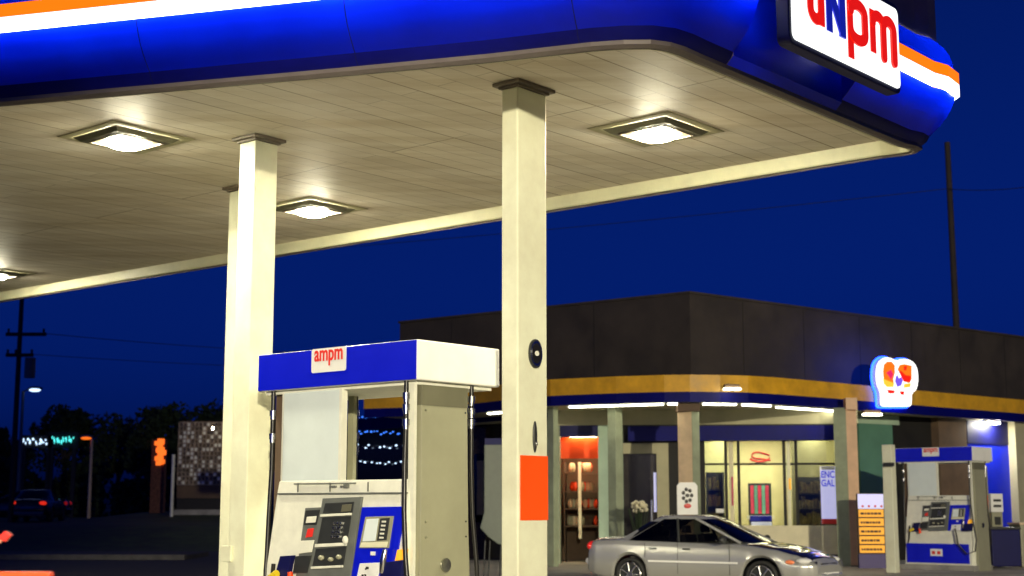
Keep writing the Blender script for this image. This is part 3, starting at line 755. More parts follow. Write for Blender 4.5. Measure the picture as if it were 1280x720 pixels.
for k, m_ in enumerate(['rose', 'tealp', 'rose', 'tealp', 'rose']):
    xk = a[0]+.06+w_*(k/5); MB().box(xk, xk+w_/5*.86, 2.005, 2.028, c[1], a[1]-.06).build('banner', M[m_], t)
MB().box(a[0]-.05, c[0]+.05, 1.8, 2.02, c[1]-.14, c[1]-.05).build('tray', M['white'], t)
t = fthing('goods_stack', 'stack of blue and white packs below the striped banner rack', 'goods', SF)
a = sp(937, 644, 1.5); c = sp(966, 668, 1.5)
for k in range(5):
    zz = c[1]-.3+k*.16
    MB().box(a[0]+random.uniform(0, .05), c[0]-random.uniform(0, .05), 1.5, 1.75, zz, zz+.14).build('pack', M[['pblue', 'white', 'navy', 'lav', 'pblue'][k]], t, bevel=.01)
for k, (xa_, ya_, xb_, yb_, m_, lab) in enumerate(((895, 636, 905, 641, 'white', 'small white sticker low on the leftmost shop window'), (914, 596, 917, 632, 'rose', 'narrow strip of reddish stickers on the window jamb left of the banners'),
        (986, 598, 989, 612, 'amber', 'small amber sticker on the jamb right of the banners'))):
    a = sp(xa_, ya_, -.03); c = sp(xb_, yb_, -.03); t = fthing('window_sticker', lab, 'sticker', SF)
    MB().box(a[0], c[0], -.034, -.026, c[1], a[1]).build('sheet', M[m_], t)
p = ony(799, 633, 34.0); t = thing('flower_bunch', 'pale flower bunch standing behind the car roof left of the placard', 'flowers', (p.x, 34.0, 0))
MB().tube([(0, 0, 0), (0, 0, .5)], [.16, .20], 12).build('pot', M['dgrey'], t)
b = MB(); 
for k in range(40): b.ball((random.gauss(0, .075), random.gauss(0, .08), p.z+random.uniform(-.12, .10)), random.uniform(.03, .055), nu=6, nv=5)
b.build('blossom', M['creamwall'], t)
b = MB()
for k in range(14): b.tube([(random.gauss(0, .04), random.gauss(0, .04), .45), (random.gauss(0, .12), random.gauss(0, .12), p.z-.05)], .012, 5)
b.build('stem', M['leaf'], t)
# poster in the right window
t = fthing('window_poster', 'tall lavender poster with blue top lettering and red foot in the shop window', 'poster', SF)
a = sp(1025, 583, -.05); c = sp(1046, 655, -.05)
pb_ = MB().box(a[0], c[0], -.052, -.04, c[1], a[1]).build('sheet', M['lav'], t)
hh = a[1]-c[1]; ww = c[0]-a[0]
MB().box(a[0]+.001, c[0]-.001, -.056, -.0525, c[1], c[1]+hh*.09).build('red_foot', M['red'], t)
MB().box(a[0]+.01, c[0]-.01, -.056, -.0525, a[1]-hh*.06, a[1]-.005).build('white_top', M['white'], t)
text_obj('ENC', 'lettering', M['signblue'], t, a[0]+.02, -.0530, a[1]-hh*.20, ww-.04, hh*.12, bold=.02)
text_obj('GAL', 'lettering', M['signblue'], t, a[0]+.02, -.0530, a[1]-hh*.35, ww-.04, hh*.12, bold=.02)
# interior of the left bay, orange lit
xa, xb = sxw(694), sxw(758)
wb(SF, 'room_back', M['brown'], xa, xb, 2.4, 2.5, 0, 3.4)
wb(SF, 'room_side', M['brown'], xa-.1, xa, .2, 2.5, 0, 3.4); wb(SF, 'room_side', M['tan'], xb, xb+.1, .2, 2.5, 0, 3.4)
rc = wb(SF, 'room_ceiling', M['creamwall'], xa, xb, .2, 2.4, 3.3, 3.4)
k = wb(SF, 'room_lamp', M['inlamp'], xa+.3, xb-.3, .5, 1.2, 3.26, 3.298); k.parent = rc
t = fthing('orange_valance', 'bright orange sign board across the top of the left doorway', 'sign board', SF)
a = sp(701, 547, .6); c = sp(750, 573, .6)
MB().box(a[0]-.1, c[0], .6, .66, c[1], a[1]).build('board', M['orange'], t)
t = fthing('goods_display', 'warm lit stand of goods inside the left doorway under the orange board', 'display', SF)
a = sp(706, 575, 1.2); c = sp(750, 640, 1.2)
b = MB(); 
for zz in (0.9, 1.35, 1.8, 2.3): b.box(a[0], c[0], 1.2, 1.8, zz, zz+.04)
b.box(a[0]-.03, a[0], 1.2, 1.8, 0, 2.6).box(c[0], c[0]+.03, 1.2, 1.8, 0, 2.6); b.build('rack', M['brown'], t)
for zz in (.94, 1.39, 1.84, 2.34):
    for m_ in ('tan', 'orangep', 'beige'):
        b = MB()
        for k in range(4):
            x = random.uniform(a[0]+.05, c[0]-.15); b.ball((x+.05, 1.3+random.random()*.2, zz+.12), .07, .06, .13)
        b.build('goods', M[m_], t)
MB().box(a[0]+.36, a[0]+.44, 1.1, 1.18, .6, 2.6).build('post', M['creamwall'], t)
# pillars under the eave
def pillar(pxa, pxm, pxb, Y, ma, mb_, ztop, name='pillar'):
    """near edge at pxm, left face out to pxa, right face out to pxb"""
    p = ony(pxm, 600, Y); l = ony(pxa, 600, Y+.18); r = ony(pxb, 600, Y+.14)
    P_, L_, R_ = (Vector((v.x, v.y, 0)) for v in (p, l, r))
    k = MB().prism([(P_.x, P_.y), (R_.x, R_.y), ((L_+R_-P_).x, (L_+R_-P_).y+.05), (L_.x, L_.y)], 0, ztop).build(name, ma, bl, world=True, bevel=.01)
    if mb_:
        nr = Vector(((R_-P_).y, -(R_-P_).x, 0)).normalized()*.012
        b = MB().prism([((P_+nr).x, (P_+nr).y), ((R_+nr).x, (R_+nr).y), (R_.x, R_.y), (P_.x, P_.y)], .02, ztop-.02); s_ = b.build('pillar_face', mb_, bl, world=True); s_.parent = k
    return k
pillar(848, 866, 875, 34.0, M['tan'], M['sage'], 3.70)
pillar(760, 770, 779, 35.2, M['sage'], None, 3.86)
pillar(1044, 1060, 1073, 35.6, M['sage'], M['peach'], 3.86)  # peach right face: light falling on it painted as colour
pillar(684, 692, 698, 35.4, M['sage'], None, 3.86)
# brown head of the corner pillar
p = ony(861, 512, 33.95); MB().box(p.x-.26, p.x+.26, p.y-.02, p.y+.5, 3.66, 3.858).build('pillar_head', M['brown'], bl, world=True)
# red cap above the right pillar
p = ony(1064, 509, 35.55); MB().box(p.x-.14, p.x+.14, p.y-.05, p.y+.2, 3.80, 4.09).build('pillar_head', M['peach'], bl, world=True)
# right wing
RS = Frame((8.7, 38.0), (.80, .60))
def rp(px, py, b=0.0): return RS.at(px, py, b)
def rbox(name, m, xa, xb, y0, y1, z0, z1, parent=None): return wb(RS, name, m, rp(xa, 600, y0)[0], rp(xb, 600, y0)[0], y0, y1, z0, z1, 0, parent)
rbox('wing_wall', M['dark'], 1073, 1330, .3, .5, 0, 3.9)
rbox('green_wall', M['green'], 1076, 1118, .0, .28, 0, rp(1095, 530)[1])
rbox('green_head', M['mint'], 1070, 1127, .02, .28, rp(1095, 530)[1]+.002, 3.88)
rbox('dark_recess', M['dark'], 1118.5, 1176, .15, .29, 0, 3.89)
rbox('brown_wall', M['brown'], 1176, 1211, -.1, .28, 0, 3.885)
rbox('pale_wall', M['mint'], 1136, 1174, -.02, .14, 0, 2.75)
rbox('blue_wall', M['spotblue'], 1212, 1270, .0, .28, 0, 3.2)
rbox('blue_wall_head', M['navy'], 1212, 1270, -.02, .28, 3.205, 3.88)
rbox('tan_pier', M['beige'], 1272, 1330, -.25, .28, 0, 3.88)
wb(RS, 'room_side', M['dark'], rp(1073, 600, .3)[0]-.1, rp(1073, 600, .3)[0], .2, 5, 0, 3.9)
# spot over the blue wall
t = fthing('wall_lamp', 'small lit lamp shining down on the bright blue wall at far right', 'lamp', RS)
a = rp(1234, 523, -.25); c = rp(1249, 528, -.25)
k_ = MB().box(a[0], c[0], -.30, -.12, c[1]-.01, a[1]+.05).build('case', M['dgrey'], t)
MB().box(a[0]+.02, c[0]-.02, -.29, -.13, c[1]-.045, c[1]-.012).build('lens', mat('spot_lens', (1, 1, 1), .4, var=0, emit=(1, .95, .8), estr=260), t)
# small fittings under the band
def wall_light(px, py, Y, lab, w=.30):
    p = ony(px, py, Y)
    t = thing('flood_light', lab, 'light', (p.x, p.y, p.z), R(10))
    MB().box(-w/2, w/2, -.04, .12, .0, .09).build('case', M['brown'], t, bevel=.01)
    MB().box(-w/2-.01, w/2+.01, -.10, .07, -.05, -.001).build('lens', M['strip'], t, bevel=.01)
    MB().tube([(0, .12, .05), (0, .3, .12)], .02, 8).build('bracket', M['grey'], t)
wall_light(915, 485, 33.55, 'small floodlight on the yellow band near the building corner', .36)
wall_light(1090, 517, 36.2, 'small white lamp under the blue band beside the round lit sign', .45)
# ------------------------------------------------------------------ lit emblem sign on the band
ED = Frame((ev[12].x, ev[12].y), (ev[13]-ev[11]))
EB = -.20
t = fthing('emblem_sign', 'white lit sign with orange shapes and blue halo on the building band', 'sign', ED)
def e(px, py, b=EB): return ED.at(px, py, b)
outl = [(1100, 500), (1100.3, 508), (1107, 508.5), (1132, 508.5), (1139, 508), (1139.3, 500), (1139.5, 492), (1146, 487), (1148, 472), (1146, 458), (1139, 450), (1128, 448), (1120, 451), (1112, 446.5), (1103, 447), (1096, 454), (1094, 466), (1095, 480), (1099.6, 490)]
def shape(pts, b=EB): return [e(x, y, b) for x, y in pts]
def smooth(pts, n=2):
    for _ in range(n):
        o = []
        for i in range(len(pts)):
            a, c = Vector(pts[i]), Vector(pts[(i+1) % len(pts)]); o += [tuple(a*.75+c*.25), tuple(a*.25+c*.75)]
        pts = o
    return pts
pts = smooth(shape(outl), 1); cx = sum(p[0] for p in pts)/len(pts); cz = sum(p[1] for p in pts)/len(pts)
def grow(ps, k): return [(cx+(x-cx)*k, cz+(z-cz)*k) for x, z in ps]
MB().plate(grow(pts, 1.0), EB, EB+.09).build('case', M['white'], t)
MB().plate(grow(pts, .985), EB-.012, EB-.001).build('face', M['signw'], t)
MB().plate(grow(pts, 1.06), EB+.10, EB+.115).build('halo', M['halo'], t)
MB().box(cx-.2, cx+.2, EB+.116, .0, cz-.1, cz+.1).build('bracket', M['grey'], t)
def blob(name, m, pts_, k=0): MB().plate(smooth(shape(pts_), 1), EB-.018-k*.003, EB-.0135).build(name, m, t)
signye = mat('sign_yellow', (1, .5, .05), .4, var=0, emit=(1, .42, .03), estr=.9); signma = mat('sign_magenta', (.6, .02, .1), .4, var=0, emit=(.7, .02, .12), estr=.7)
def poly(name, m, pts_, k=0): MB().plate(shape(pts_), EB-.018-k*.003, EB-.0135).build(name, m, t)
poly('orange_shape', M['signor'], [(1103, 464), (1104, 456), (1108, 452), (1114, 452), (1118, 457), (1118, 466), (1116, 474), (1117, 480), (1110, 481), (1104, 476)])
poly('magenta_shape', signma, [(1107, 466), (1113, 462), (1116, 468), (1113, 475), (1110, 470)], 1)
poly('yellow_shape', signye, [(1103, 473), (1109, 476), (1117, 479), (1116, 484), (1108, 484), (1104, 480)], 1)
poly('orange_shape', M['signor'], [(1121, 462), (1124, 456), (1130, 455), (1139, 457), (1139, 474), (1136, 479), (1129, 477), (1126, 470)])
poly('red_shape', M['signred'], [(1122, 463), (1126, 464), (1131, 469), (1138, 470), (1137, 478), (1129, 477), (1126, 471)], 1)
poly('red_shape', M['signred'], [(1129, 458), (1133, 457), (1132, 463), (1129, 463)], 1)
poly('yellow_shape', signye, [(1129, 480), (1138, 479), (1137, 484), (1129, 485)], 1)
poly('violet_shape', M['signpur'], [(1118, 477), (1119, 471), (1121, 468), (1123, 473), (1126, 471), (1128, 476), (1126, 482), (1121, 484)])
poly('red_mark', M['signred'], [(1108, 487), (1118, 488), (1117, 492), (1110, 492)])
poly('red_mark', M['signred'], [(1124, 489), (1130, 489), (1129, 494), (1125, 493)])
b = MB(); 
for xx in (1107, 1112, 1117, 1122, 1127, 1131):
    a = e(xx, 502); b.box(a[0], a[0]+.05, EB-.016, EB-.0125, a[1], a[1]+.035)
b.build('small_print', M['olived'], t)
# ------------------------------------------------------------------ placard on the corner pillar
p = ony(859, 622, 33.75)
t = thing('pillar_placard', 'white placard with black face like mark and red spot on the corner pillar', 'placard', (p.x, p.y, 0), R(4))
hw = .24
z0, z1 = ony(859, 640, 33.75).z-.1, ony(859, 603, 33.75).z
MB().plate([(-hw, z0), (hw, z0), (hw, z1-.08), (hw-.06, z1), (-hw+.06, z1), (-hw, z1-.08)], -.02, 0).build('board', M['white'], t)
zc = z1-.30
b = MB()
for k in range(7):
    q_ = R(360*k/7); b.ball((.10*math.cos(q_), -.022, zc+.14*math.sin(q_)), .042, .008, .045, 8, 6)
b.ball((0, -.022, zc), .05, .008, .045, 8, 6).build('dark_mark', M['black'], t)
MB().ball((0, -.022, zc-.24), .09, .008, .055, 12, 6).build('red_mark', M['red'], t)
# ------------------------------------------------------------------ yellow price board and cream post
p = ony(1089, 650, 34.6)
t = thing('price_board', 'yellow orange board with dark text lines on a purple base by the pillar', 'board', (p.x, p.y, 0), R(2))
hw = 16.5/1800*34.6
za, zm, zc_ = [ony(1089, y, 34.6).z for y in (617, 636, 692)]
MB().box(-hw, hw, 0, .12, 0, zc_-.01).build('base', M['purple'], t)
MB().box(-hw, hw, 0, .10, zc_, za).build('board', M['brown'], t)
MB().box(-hw+.01, hw-.01, -.012, -.001, zm, za-.01).build('white_header', M['lav'], t)
nrow = 5; hh = (zm-zc_)/nrow
for k in range(nrow): MB().box(-hw+.02, hw-.02, -.012, -.001, zc_+k*hh+.02, zc_+(k+1)*hh-.015).build('amber_row', M['amber'], t)
for k in range(nrow):
    x = -hw+.06; b = MB()
    while x < hw-.12:
        w_ = random.uniform(.03, .09); b.box(x, x+w_, -.016, -.0125, zc_+k*hh+.07, zc_+k*hh+.125); x += w_+.015
    b.build('text_line', M['brown'], t)
b = MB()
for k in range(4): b.disc((-hw+.12+k*.15, -.014, zm+.06), .03, (0, 1, 0), .006, 10)
b.build('red_dots', M['red'], t)
p = ony(1112, 600, 32.4)
t = thing('cream_post', 'cream post with a small dark arm standing left of the far fuel pump', 'post', (p.x, p.y, 0), R(-40))
zt_ = ony(1112, 556, 32.4).z
MB().box(-.11, .11, -.11, .11, 0, zt_).build('shaft', M['cream'], t, bevel=.01)
MB().box(-.05, .18, -.20, -.11, zt_-.48, zt_-.40).build('arm', M['dgrey'], t)
# ------------------------------------------------------------------ things right of the far pump
def pt(px, Y): p = ony(px, 600, Y); return p.x
Yk = 35.0
t = thing('info_panel', 'narrow grey panel with an orange notice right of the far pump', 'panel', (pt(1228, Yk), Yk, 0), R(15))
za, zb_ = ony(0, 583, Yk).z, ony(0, 650, Yk).z
MB().box(-.15, .15, 0, .08, 0, za).build('panel', M['olive'], t, bevel=.01)
MB().box(-.12, .12, -.01, -.001, ony(0, 645, Yk).z, ony(0, 619, Yk).z).build('notice', M['orange'], t)
Yk = 35.4
t = thing('payment_box', 'small white box on a grey stand with dark slots right of the orange notice', 'payment box', (pt(1245, Yk), Yk, 0), R(12))
MB().box(-.16, .16, 0, .2, ony(0, 640, Yk).z, ony(0, 617, Yk).z).build('box', M['white'], t, bevel=.01)
MB().box(-.10, .10, -.012, -.001, ony(0, 627, Yk).z, ony(0, 624, Yk).z).box(-.10, .10, -.012, -.001, ony(0, 634, Yk).z, ony(0, 631, Yk).z).build('slot', M['dgrey'], t)
MB().box(-.14, .14, .02, .18, 0, ony(0, 640, Yk).z-.002).build('stand', M['olive'], t)
MB().box(-.08, .08, .005, .019, ony(0, 656, Yk).z, ony(0, 646, Yk).z).build('keypad', M['dgrey'], t)
Yk = 34.4
t = thing('waste_bin', 'big dark navy box bin standing at the lower right', 'bin', (pt(1254, Yk), Yk, 0), R(8))
MB().box(-.36, .36, 0, .55, .05, ony(0, 662, Yk).z).build('body', M['navy'], t, bevel=.02)
MB().box(-.38, .38, -.02, .57, ony(0, 662, Yk).z+.001, ony(0, 660, Yk).z+.02).build('lid', M['dgrey'], t, bevel=.01)
Yk = 35.2
t = thing('beige_kiosk', 'beige cabinet cut by the right edge of the photo beside the dark bin', 'cabinet', (pt(1283, Yk), Yk, 0), R(8))
MB().box(-.22, .5, 0, .6, 0, ony(0, 656, Yk).z).build('body', M['olive'], t, bevel=.02)
MB().box(-.24, .52, -.02, .62, ony(0, 656, Yk).z+.001, ony(0, 654, Yk).z+.01).build('lid', M['tan'], t)
# ------------------------------------------------------------------ dark glazed entrance behind the near pump
EG = Frame((ev[1].x+1.2, ev[1].y+2.2), (ev[4]-ev[1]))
def eg(px, py, b=0.0): return EG.at(px, py, b)
def ebox(name, m, xa, xb, y0, y1, z0, z1, parent=None): return wb(EG, name, m, eg(xa, 560, y0)[0], eg(xb, 560, y0)[0], y0, y1, z0, z1, 0, parent)
ebox('side_wall', M['dark'], 432, 650, .2, .4, 0, 3.88)
ebox('side_header', M['beige'], 586, 700, -.02, .19, eg(610, 530)[1], 3.87)
ebox('side_blue', M['bandblue'], 432, 700, -.1, -.022, eg(610, 505)[1]-.5, eg(610, 505)[1]-.15)
w = ebox('window', M['ddoor'], 434, 512, .10, .18, .5, 3.3)
ebox('pane', M['darkglass'], 436, 510, .085, .098, .55, 3.25, w)
# brown framed doors with orange posters
w = ebox('door', M['ddoor'], 584, 607, -.05, .1, 0, eg(610, 534)[1]-.01)
k = ebox('pane', M['glass'], 593, 606, -.07, -.052, 1.0, 2.9, w)
k = ebox('poster', M['tan'], 596, 604, -.048+.0-.006, -.0505+.0, 1.2, 2.7, w)
# rows of light reflections in the dark window, modelled as small glowing balls
for k, (y_, m_, n_) in enumerate(((522, 'bluelamp', 12), (541, 'bluelamp', 15), (558, 'coolw', 7), (578, 'coolw', 10))):
    t = fthing('light_string', ['upper row of tiny blue lights seen through the near pump', 'second row of tiny blue lights seen through the near pump',
               'sparse third row of faint lights seen through the near pump', 'lowest row of pale lights seen through the near pump'][k], 'string lights', EG)
    b = MB(); wv = []
    for i in range(n_):
        px = 442+60*(i+random.uniform(.1, .9))/n_; py = y_+random.uniform(-2.5, 2.5)
        a = eg(px, py, -.05); wv.append((a[0], -.05, a[1]+.03))
        b.ball((a[0], -.05, a[1]), random.uniform(.02, .055), .03, random.uniform(.015, .03), 8, 6)
    wv.sort(); b.build('bulbs', M[m_], t); MB().tube(wv, .006, 5).build('cord', M['wire'], t)
# grey rounded board on legs, between the near pump and the near column
Yk = 30.0
p = ony(616, 600, Yk)
t = thing('ice_chest', 'grey green board with rounded foot on thin legs between near pump and column', 'board', (p.x, p.y, 0), R(-6))
def lx(px): return (px-616)/1800*Yk
def lz(py): return ony(616, py, Yk).z
MB().plate([(lx(605), lz(556)), (lx(605), lz(640)), (lx(600), lz(660)), (lx(610), lz(671)), (lx(622), lz(680)), (lx(646), lz(686)), (lx(646), lz(550)), (lx(616), lz(548))][::-1], 0, .35).build('body', mat('grey_board', (.13, .15, .12), .5), t, bevel=.02)
MB().box(lx(606), lx(645), -.02, -.001, lz(556), lz(548)).build('blue_top', M['navy'], t)
for k_ in (602+4, 612, 626, 640): MB().tube([(lx(k_), .1, lz(676)), (lx(k_-2), .1, .0)], .018, 6).build('leg', M['dgrey'], t)

# ================================================================== CARS
def make_car(lab, group=None):
    t = thing('parked_car', lab, 'car')
    WB = 2.6
    def interp(tab, x):
        for (x0, v0), (x1, v1) in zip(tab[:-1], tab[1:]):
            if x <= x1: 
                u = max(0, (x-x0)/(x1-x0)); u = u*u*(3-2*u)*.5+u*.5
                return v0+(v1-v0)*u
        return tab[-1][1]
    top = [(-1.0, .70), (-.96, .86), (-.88, .955), (-.70, .985), (-.3, 1.0), (.2, .95), (1.2, .92), (2.1, .915), (2.35, .90), (2.75, .845), (3.15, .755), (3.38, .67), (3.50, .56), (3.55, .45)]
    shl = [(-1.0, .66), (-.95, .80), (-.85, .90), (-.3, .925), (.3, .91), (2.0, .875), (2.35, .85), (2.8, .79), (3.15, .70), (3.38, .62), (3.50, .52), (3.55, .42)]
    wid = [(-1.0, .66), (-.93, .74), (-.75, .80), (-.2, .835), (.6, .85), (2.2, .85), (2.9, .83), (3.25, .76), (3.45, .64), (3.55, .50)]
    def zb(x):
        z = .24
        if x < -.6: z = .24+(-.6-x)*.22
        if x > 3.2: z = .24+(x-3.2)*.15
        for cx in (0, WB):
            if abs(x-cx) < .36: z = max(z, .30+math.sqrt(.36**2-(x-cx)**2))
        return z
    xs = [-1.0+i*.035 for i in range(131)]; xs = [x for x in xs if x <= 3.55]
    b = MB(); rings = []
    for x in xs:
        w = interp(wid, x); zt_ = interp(top, x); zs = interp(shl, x); z0 = zb(x)
        zs = max(zs, z0+.06); zt_ = max(zt_, zs+.02)
        half = [(w-.05, z0), (w-.005, z0+.04*(1)), (w+.002, max(z0+.05, .50)), (w, max(z0+.055, .60)), (w-.012, max(z0+.058, zs-.10)), (w-.05, zs-.02), (w-.10, zs), (w*.70, zs+(zt_-zs)*.62), (w*.38, zt_-.012), (0, zt_)]
        rings.append([(x, -y, z) for y, z in half]+[(x, y, z) for y, z in half[-2::-1]])
    m = len(rings[0]); vs = [p for r in rings for p in r]
    fs = [(i*m+j, i*m+j+1, (i+1)*m+j+1, (i+1)*m+j) for i in range(len(rings)-1) for j in range(m-1)]
    b.add(vs, fs, True); b.add(rings[0], [tuple(range(m))]); b.add(rings[-1], [tuple(range(m))[::-1]])
    body = b.build('body', M['silver'], t)
    # bonnet skin: reflection of the dark sky painted in as black
    b = MB(); hx = [x for x in xs if 2.28 <= x <= 3.42]; rr = []
    for x in hx:
        w = interp(wid, x); zt_ = interp(top, x); zs = interp(shl, x)
        rr.append([(x, -y, z+.004) for y, z in ((w-.13, zs+.006), (w*.70, zs+(zt_-zs)*.62), (w*.38, zt_-.012), (0, zt_))]+[(x, y, z+.004) for y, z in ((w*.38, zt_-.012), (w*.70, zs+(zt_-zs)*.62), (w-.13, zs+.006))])
    m = 7; b.add([p for r in rr for p in r], [(i*m+j, i*m+j+1, (i+1)*m+j+1, (i+1)*m+j) for i in range(len(rr)-1) for j in range(m-1)], True)
    bn = b.build('bonnet', M['blackpaint'], t); bn['label'] = 'dark glossy bonnet'
    MB().box(-.70, 3.1, -.72, .72, .26, .50).build('floor_pan', M['dgrey'], t)
    # glasshouse
    def outline(z):   # half outline (x,y) list at height fraction 0..1
        u = z
        xr, xf = -.42+u*.80, 2.28-u*.98; w = .745-u*.19
        return [(xr, 0), (xr+.01, w*.55), (xr+.07+.02*u, w*.88), (xr+.30, w), ((xr+xf)/2, w+.008), (xf-.42, w-.02), (xf-.16, w*.86), (xf-.04, w*.55), (xf, 0)]
    lev = [0, .25, .5, .75, .92]; zz = [.90, 1.02, 1.14, 1.255, 1.32]
    b = MB(); R_ = []
    for u, z in zip(lev, zz):
        h = outline(u); R_.append([(x, -y, z) for x, y in h]+[(x, y, z) for x, y in h[-2:0:-1]])
    m = len(R_[0])
    b.add([p for r in R_ for p in r], [(i*m+j, i*m+(j+1) % m, (i+1)*m+(j+1) % m, (i+1)*m+j) for i in range(len(R_)-1) for j in range(m)], True)
    b.build('windows', M['carglass'], t)
    for sx_, wd_ in ((1.15, .46), ):
        for yy in (-.36, .36):
            b = MB().box(sx_-.1, sx_+.42, yy-.23, yy+.23, .40, .58); b.plate([(sx_-.20, .55), (sx_-.02, .52), (sx_-.14, 1.04), (sx_-.28, 1.02)], yy-.22, yy+.22)
            b.plate([(sx_-.27, 1.06), (sx_-.17, 1.06), (sx_-.19, 1.20), (sx_-.28, 1.19)], yy-.11, yy+.11); b.build('front_seat', M['seat'], t, bevel=.02)
    b = MB().box(.05, .5, -.62, .62, .42, .60); b.plate([(-.10, .58), (.10, .55), (-.02, .98), (-.20, .96)], -.62, .62); b.build('rear_seat', M['seat'], t, bevel=.02)
    MB().plate([(1.95, .62), (2.25, .62), (2.25, .90), (2.0, .93), (1.9, .86)], -.66, .66).build('dashboard', M['dgrey'], t, bevel=.02)
    st_ = MB(); st_.tube([(1.80+.05*math.cos(q_*.524), .36+.17*math.sin(q_*.524), .86+.16*math.cos(q_*.524)) for q_ in range(13)], .014, 6, False); st_.build('steering_wheel', M['black'], t)
    # roof
    b = MB(); R2 = []
    for u, z, k in ((.90, 1.313, 1.012), (.97, 1.35, 1.0), (1.02, 1.372, .93), (1.05, 1.385, .70), (1.06, 1.392, .3)):
        h = outline(min(u, 1.0)); cx_ = .85
        R2.append([(cx_+(x-cx_)*k, -y*k, z) for x, y in h]+[(cx_+(x-cx_)*k, y*k, z) for x, y in h[-2:0:-1]])
    b.add([p for r in R2 for p in r], [(i*m+j, i*m+(j+1) % m, (i+1)*m+(j+1) % m, (i+1)*m+j) for i in range(len(R2)-1) for j in range(m)], True)
    b.add(R2[-1], [tuple(range(m))]); b.build('roof', M['silver'], t)
    # pillars
    for s in (-1, 1):
        def g(u, k): x, y = outline(u)[k]; return x, y*s
        b = MB()
        z_ = lambda u: .895+u*.455
        A = [g(0, 6), g(.5, 6), g(.95, 6)]
        b.tube([(A[0][0]+.03, A[0][1]+.02*s, z_(0)), (A[1][0]+.01, A[1][1]+.012*s, z_(.5)), (A[2][0], A[2][1]+.01*s, z_(.95))], .03, 8)
        b.build('front_pillar', M['silver'], t)
        a0, a1 = g(0, 4), g(.93, 4)
        MB().tube([(a0[0]+.05, a0[1]+.004*s, z_(0)), (a1[0]+.02, a1[1]+.004*s, z_(.93))], .026, 6).build('door_pillar', M['dgrey'], t)
        b = MB(); p1, p2, p3, p4 = g(0, 3), g(0, 1), g(.95, 1), g(.95, 3)
        o_ = .012*s
        q1 = (p1[0]+.02, p1[1]+o_, z_(0)); q2 = (p2[0]-.02, p2[1]+o_*1, z_(0)); q3 = (p3[0]-.01, p3[1]+o_, z_(.95)); q4 = (p4[0]-.02, p4[1]+o_, z_(.95))
        k2, k3 = g(0, 2), g(.95, 2)
        r2 = (k2[0]-.015, k2[1]+o_, z_(0)); r3 = (k3[0]-.01, k3[1]+o_, z_(.95))
        b.add([q1, r2, r3, q4, q2, q3], [(0, 1, 2, 3), (1, 4, 5, 2)]); b.build('rear_pillar', M['silver'], t)
        # doors: seams, handles, rubbing strip
        y = .853*s
        for x_ in (2.02, 1.0, .33): MB().box(x_-.004, x_+.004, y-.003*s if s > 0 else y-.001, y+.001*s if s > 0 else y+.003, .34 if x_ > .5 else .62, .88).build('door_seam', M['dgrey'], t)
        for x_ in (1.10, .32+.10): MB().box(x_, x_+.16, y-.004, y+.012 if s > 0 else y-.012, .765, .795).build('door_handle', M['dgrey'], t, bevel=.005)
        MB().box(.40, 2.18, y-.006, y+.010*s, .535, .57).build('rubbing_strip', M['white'], t, bevel=.004)
        mr_ = MB(); mr_.ball((1.92, .90*s, .95), .06, .09, .065); mr_.box(1.90, 1.96, .76*s, .86*s, .91, .93); mr_.build('side_mirror', M['dgrey'], t)
        # lamps
        b = MB(); b.ball((3.28, .60*s, .60), .16, .16, .065, 14, 8); b.build('headlight', M['headlens'], t)
        b = MB(); b.ball((3.10, .765*s, .585), .10, .05, .04, 12, 8); b.build('indicator', M['amberlens'], t)
        b = MB(); b.ball((-.93, .60*s, .80), .075, .16, .09, 14, 8); b.build('tail_light', M['tail'], t)
        for cx in (0, WB):
            w = thing('x', None, None); COL.objects.unlink(w); bpy.data.objects.remove(w)
            yy = .74*s
            prof = [(-.09, .24), (-.10, .275), (-.085, .30), (.085, .30), (.10, .275), (.09, .24)]
            b = MB(); n = 32; vs = []
            for k in range(n):
                a = 2*math.pi*k/n
                for o_, r_ in prof: vs.append((cx+r_*math.cos(a), yy+o_, .30+r_*math.sin(a)))
            mm = len(prof); b.add(vs, [(k*mm+j, ((k+1) % n)*mm+j, ((k+1) % n)*mm+(j+1) % mm, k*mm+(j+1) % mm) for k in range(n) for j in range(mm)], True)
            ty = b.build('wheel', M['tyre'], t)
            b = MB(); b.disc((cx, yy+.055*s, .30), .20, (0, 1, 0), .03, 28)
            b.build('rim_back', M['dgrey'], ty)
            b = MB(); b.disc((cx, yy+.085*s, .30), .055, (0, 1, 0), .03, 16)
            for k in range(7):
                a = 2*math.pi*k/7
                p_, q_ = (cx+.05*math.cos(a), .30+.05*math.sin(a)), (cx+.21*math.cos(a), .30+.21*math.sin(a))
                b.tube([(p_[0], yy+.088*s, p_[1]), (q_[0], yy+.080*s, q_[1])], .022, 6)
            pr = 40; b.tube([(cx+.215*math.cos(2*math.pi*k/pr), yy+.08*s, .30+.215*math.sin(2*math.pi*k/pr)) for k in range(pr+1)], .014, 6, False)
            b.build('rim', M['chrome'], ty)
    MB().box(3.36, 3.50, -.34, .34, .46, .56).build('grille', M['dgrey'], t, bevel=.01)
    MB().box(3.49, 3.57, -.24, .24, .30, .40).build('number_plate', M['white'], t)
    MB().box(-1.02, -.99, -.26, .26, .52, .63).build('number_plate', M['white'], t)
    MB().tube([(3.52, -.45, .35), (3.575, 0, .35), (3.52, .45, .35)], .035, 8).build('front_bumper', M['silver'], t)
    MB().tube([(-.96, -.70, .52), (-1.03, -.4, .52), (-1.04, 0, .52), (-1.03, .4, .52), (-.96, .70, .52)], .06, 10).build('rear_bumper', M['silver'], t)
    return t
car = make_car('silver four door saloon parked in front of the shop, dark bonnet')
ang = R(-35)
hd = Vector((math.cos(ang), math.sin(ang), 0)); lt = Vector((-hd.y, hd.x, 0))
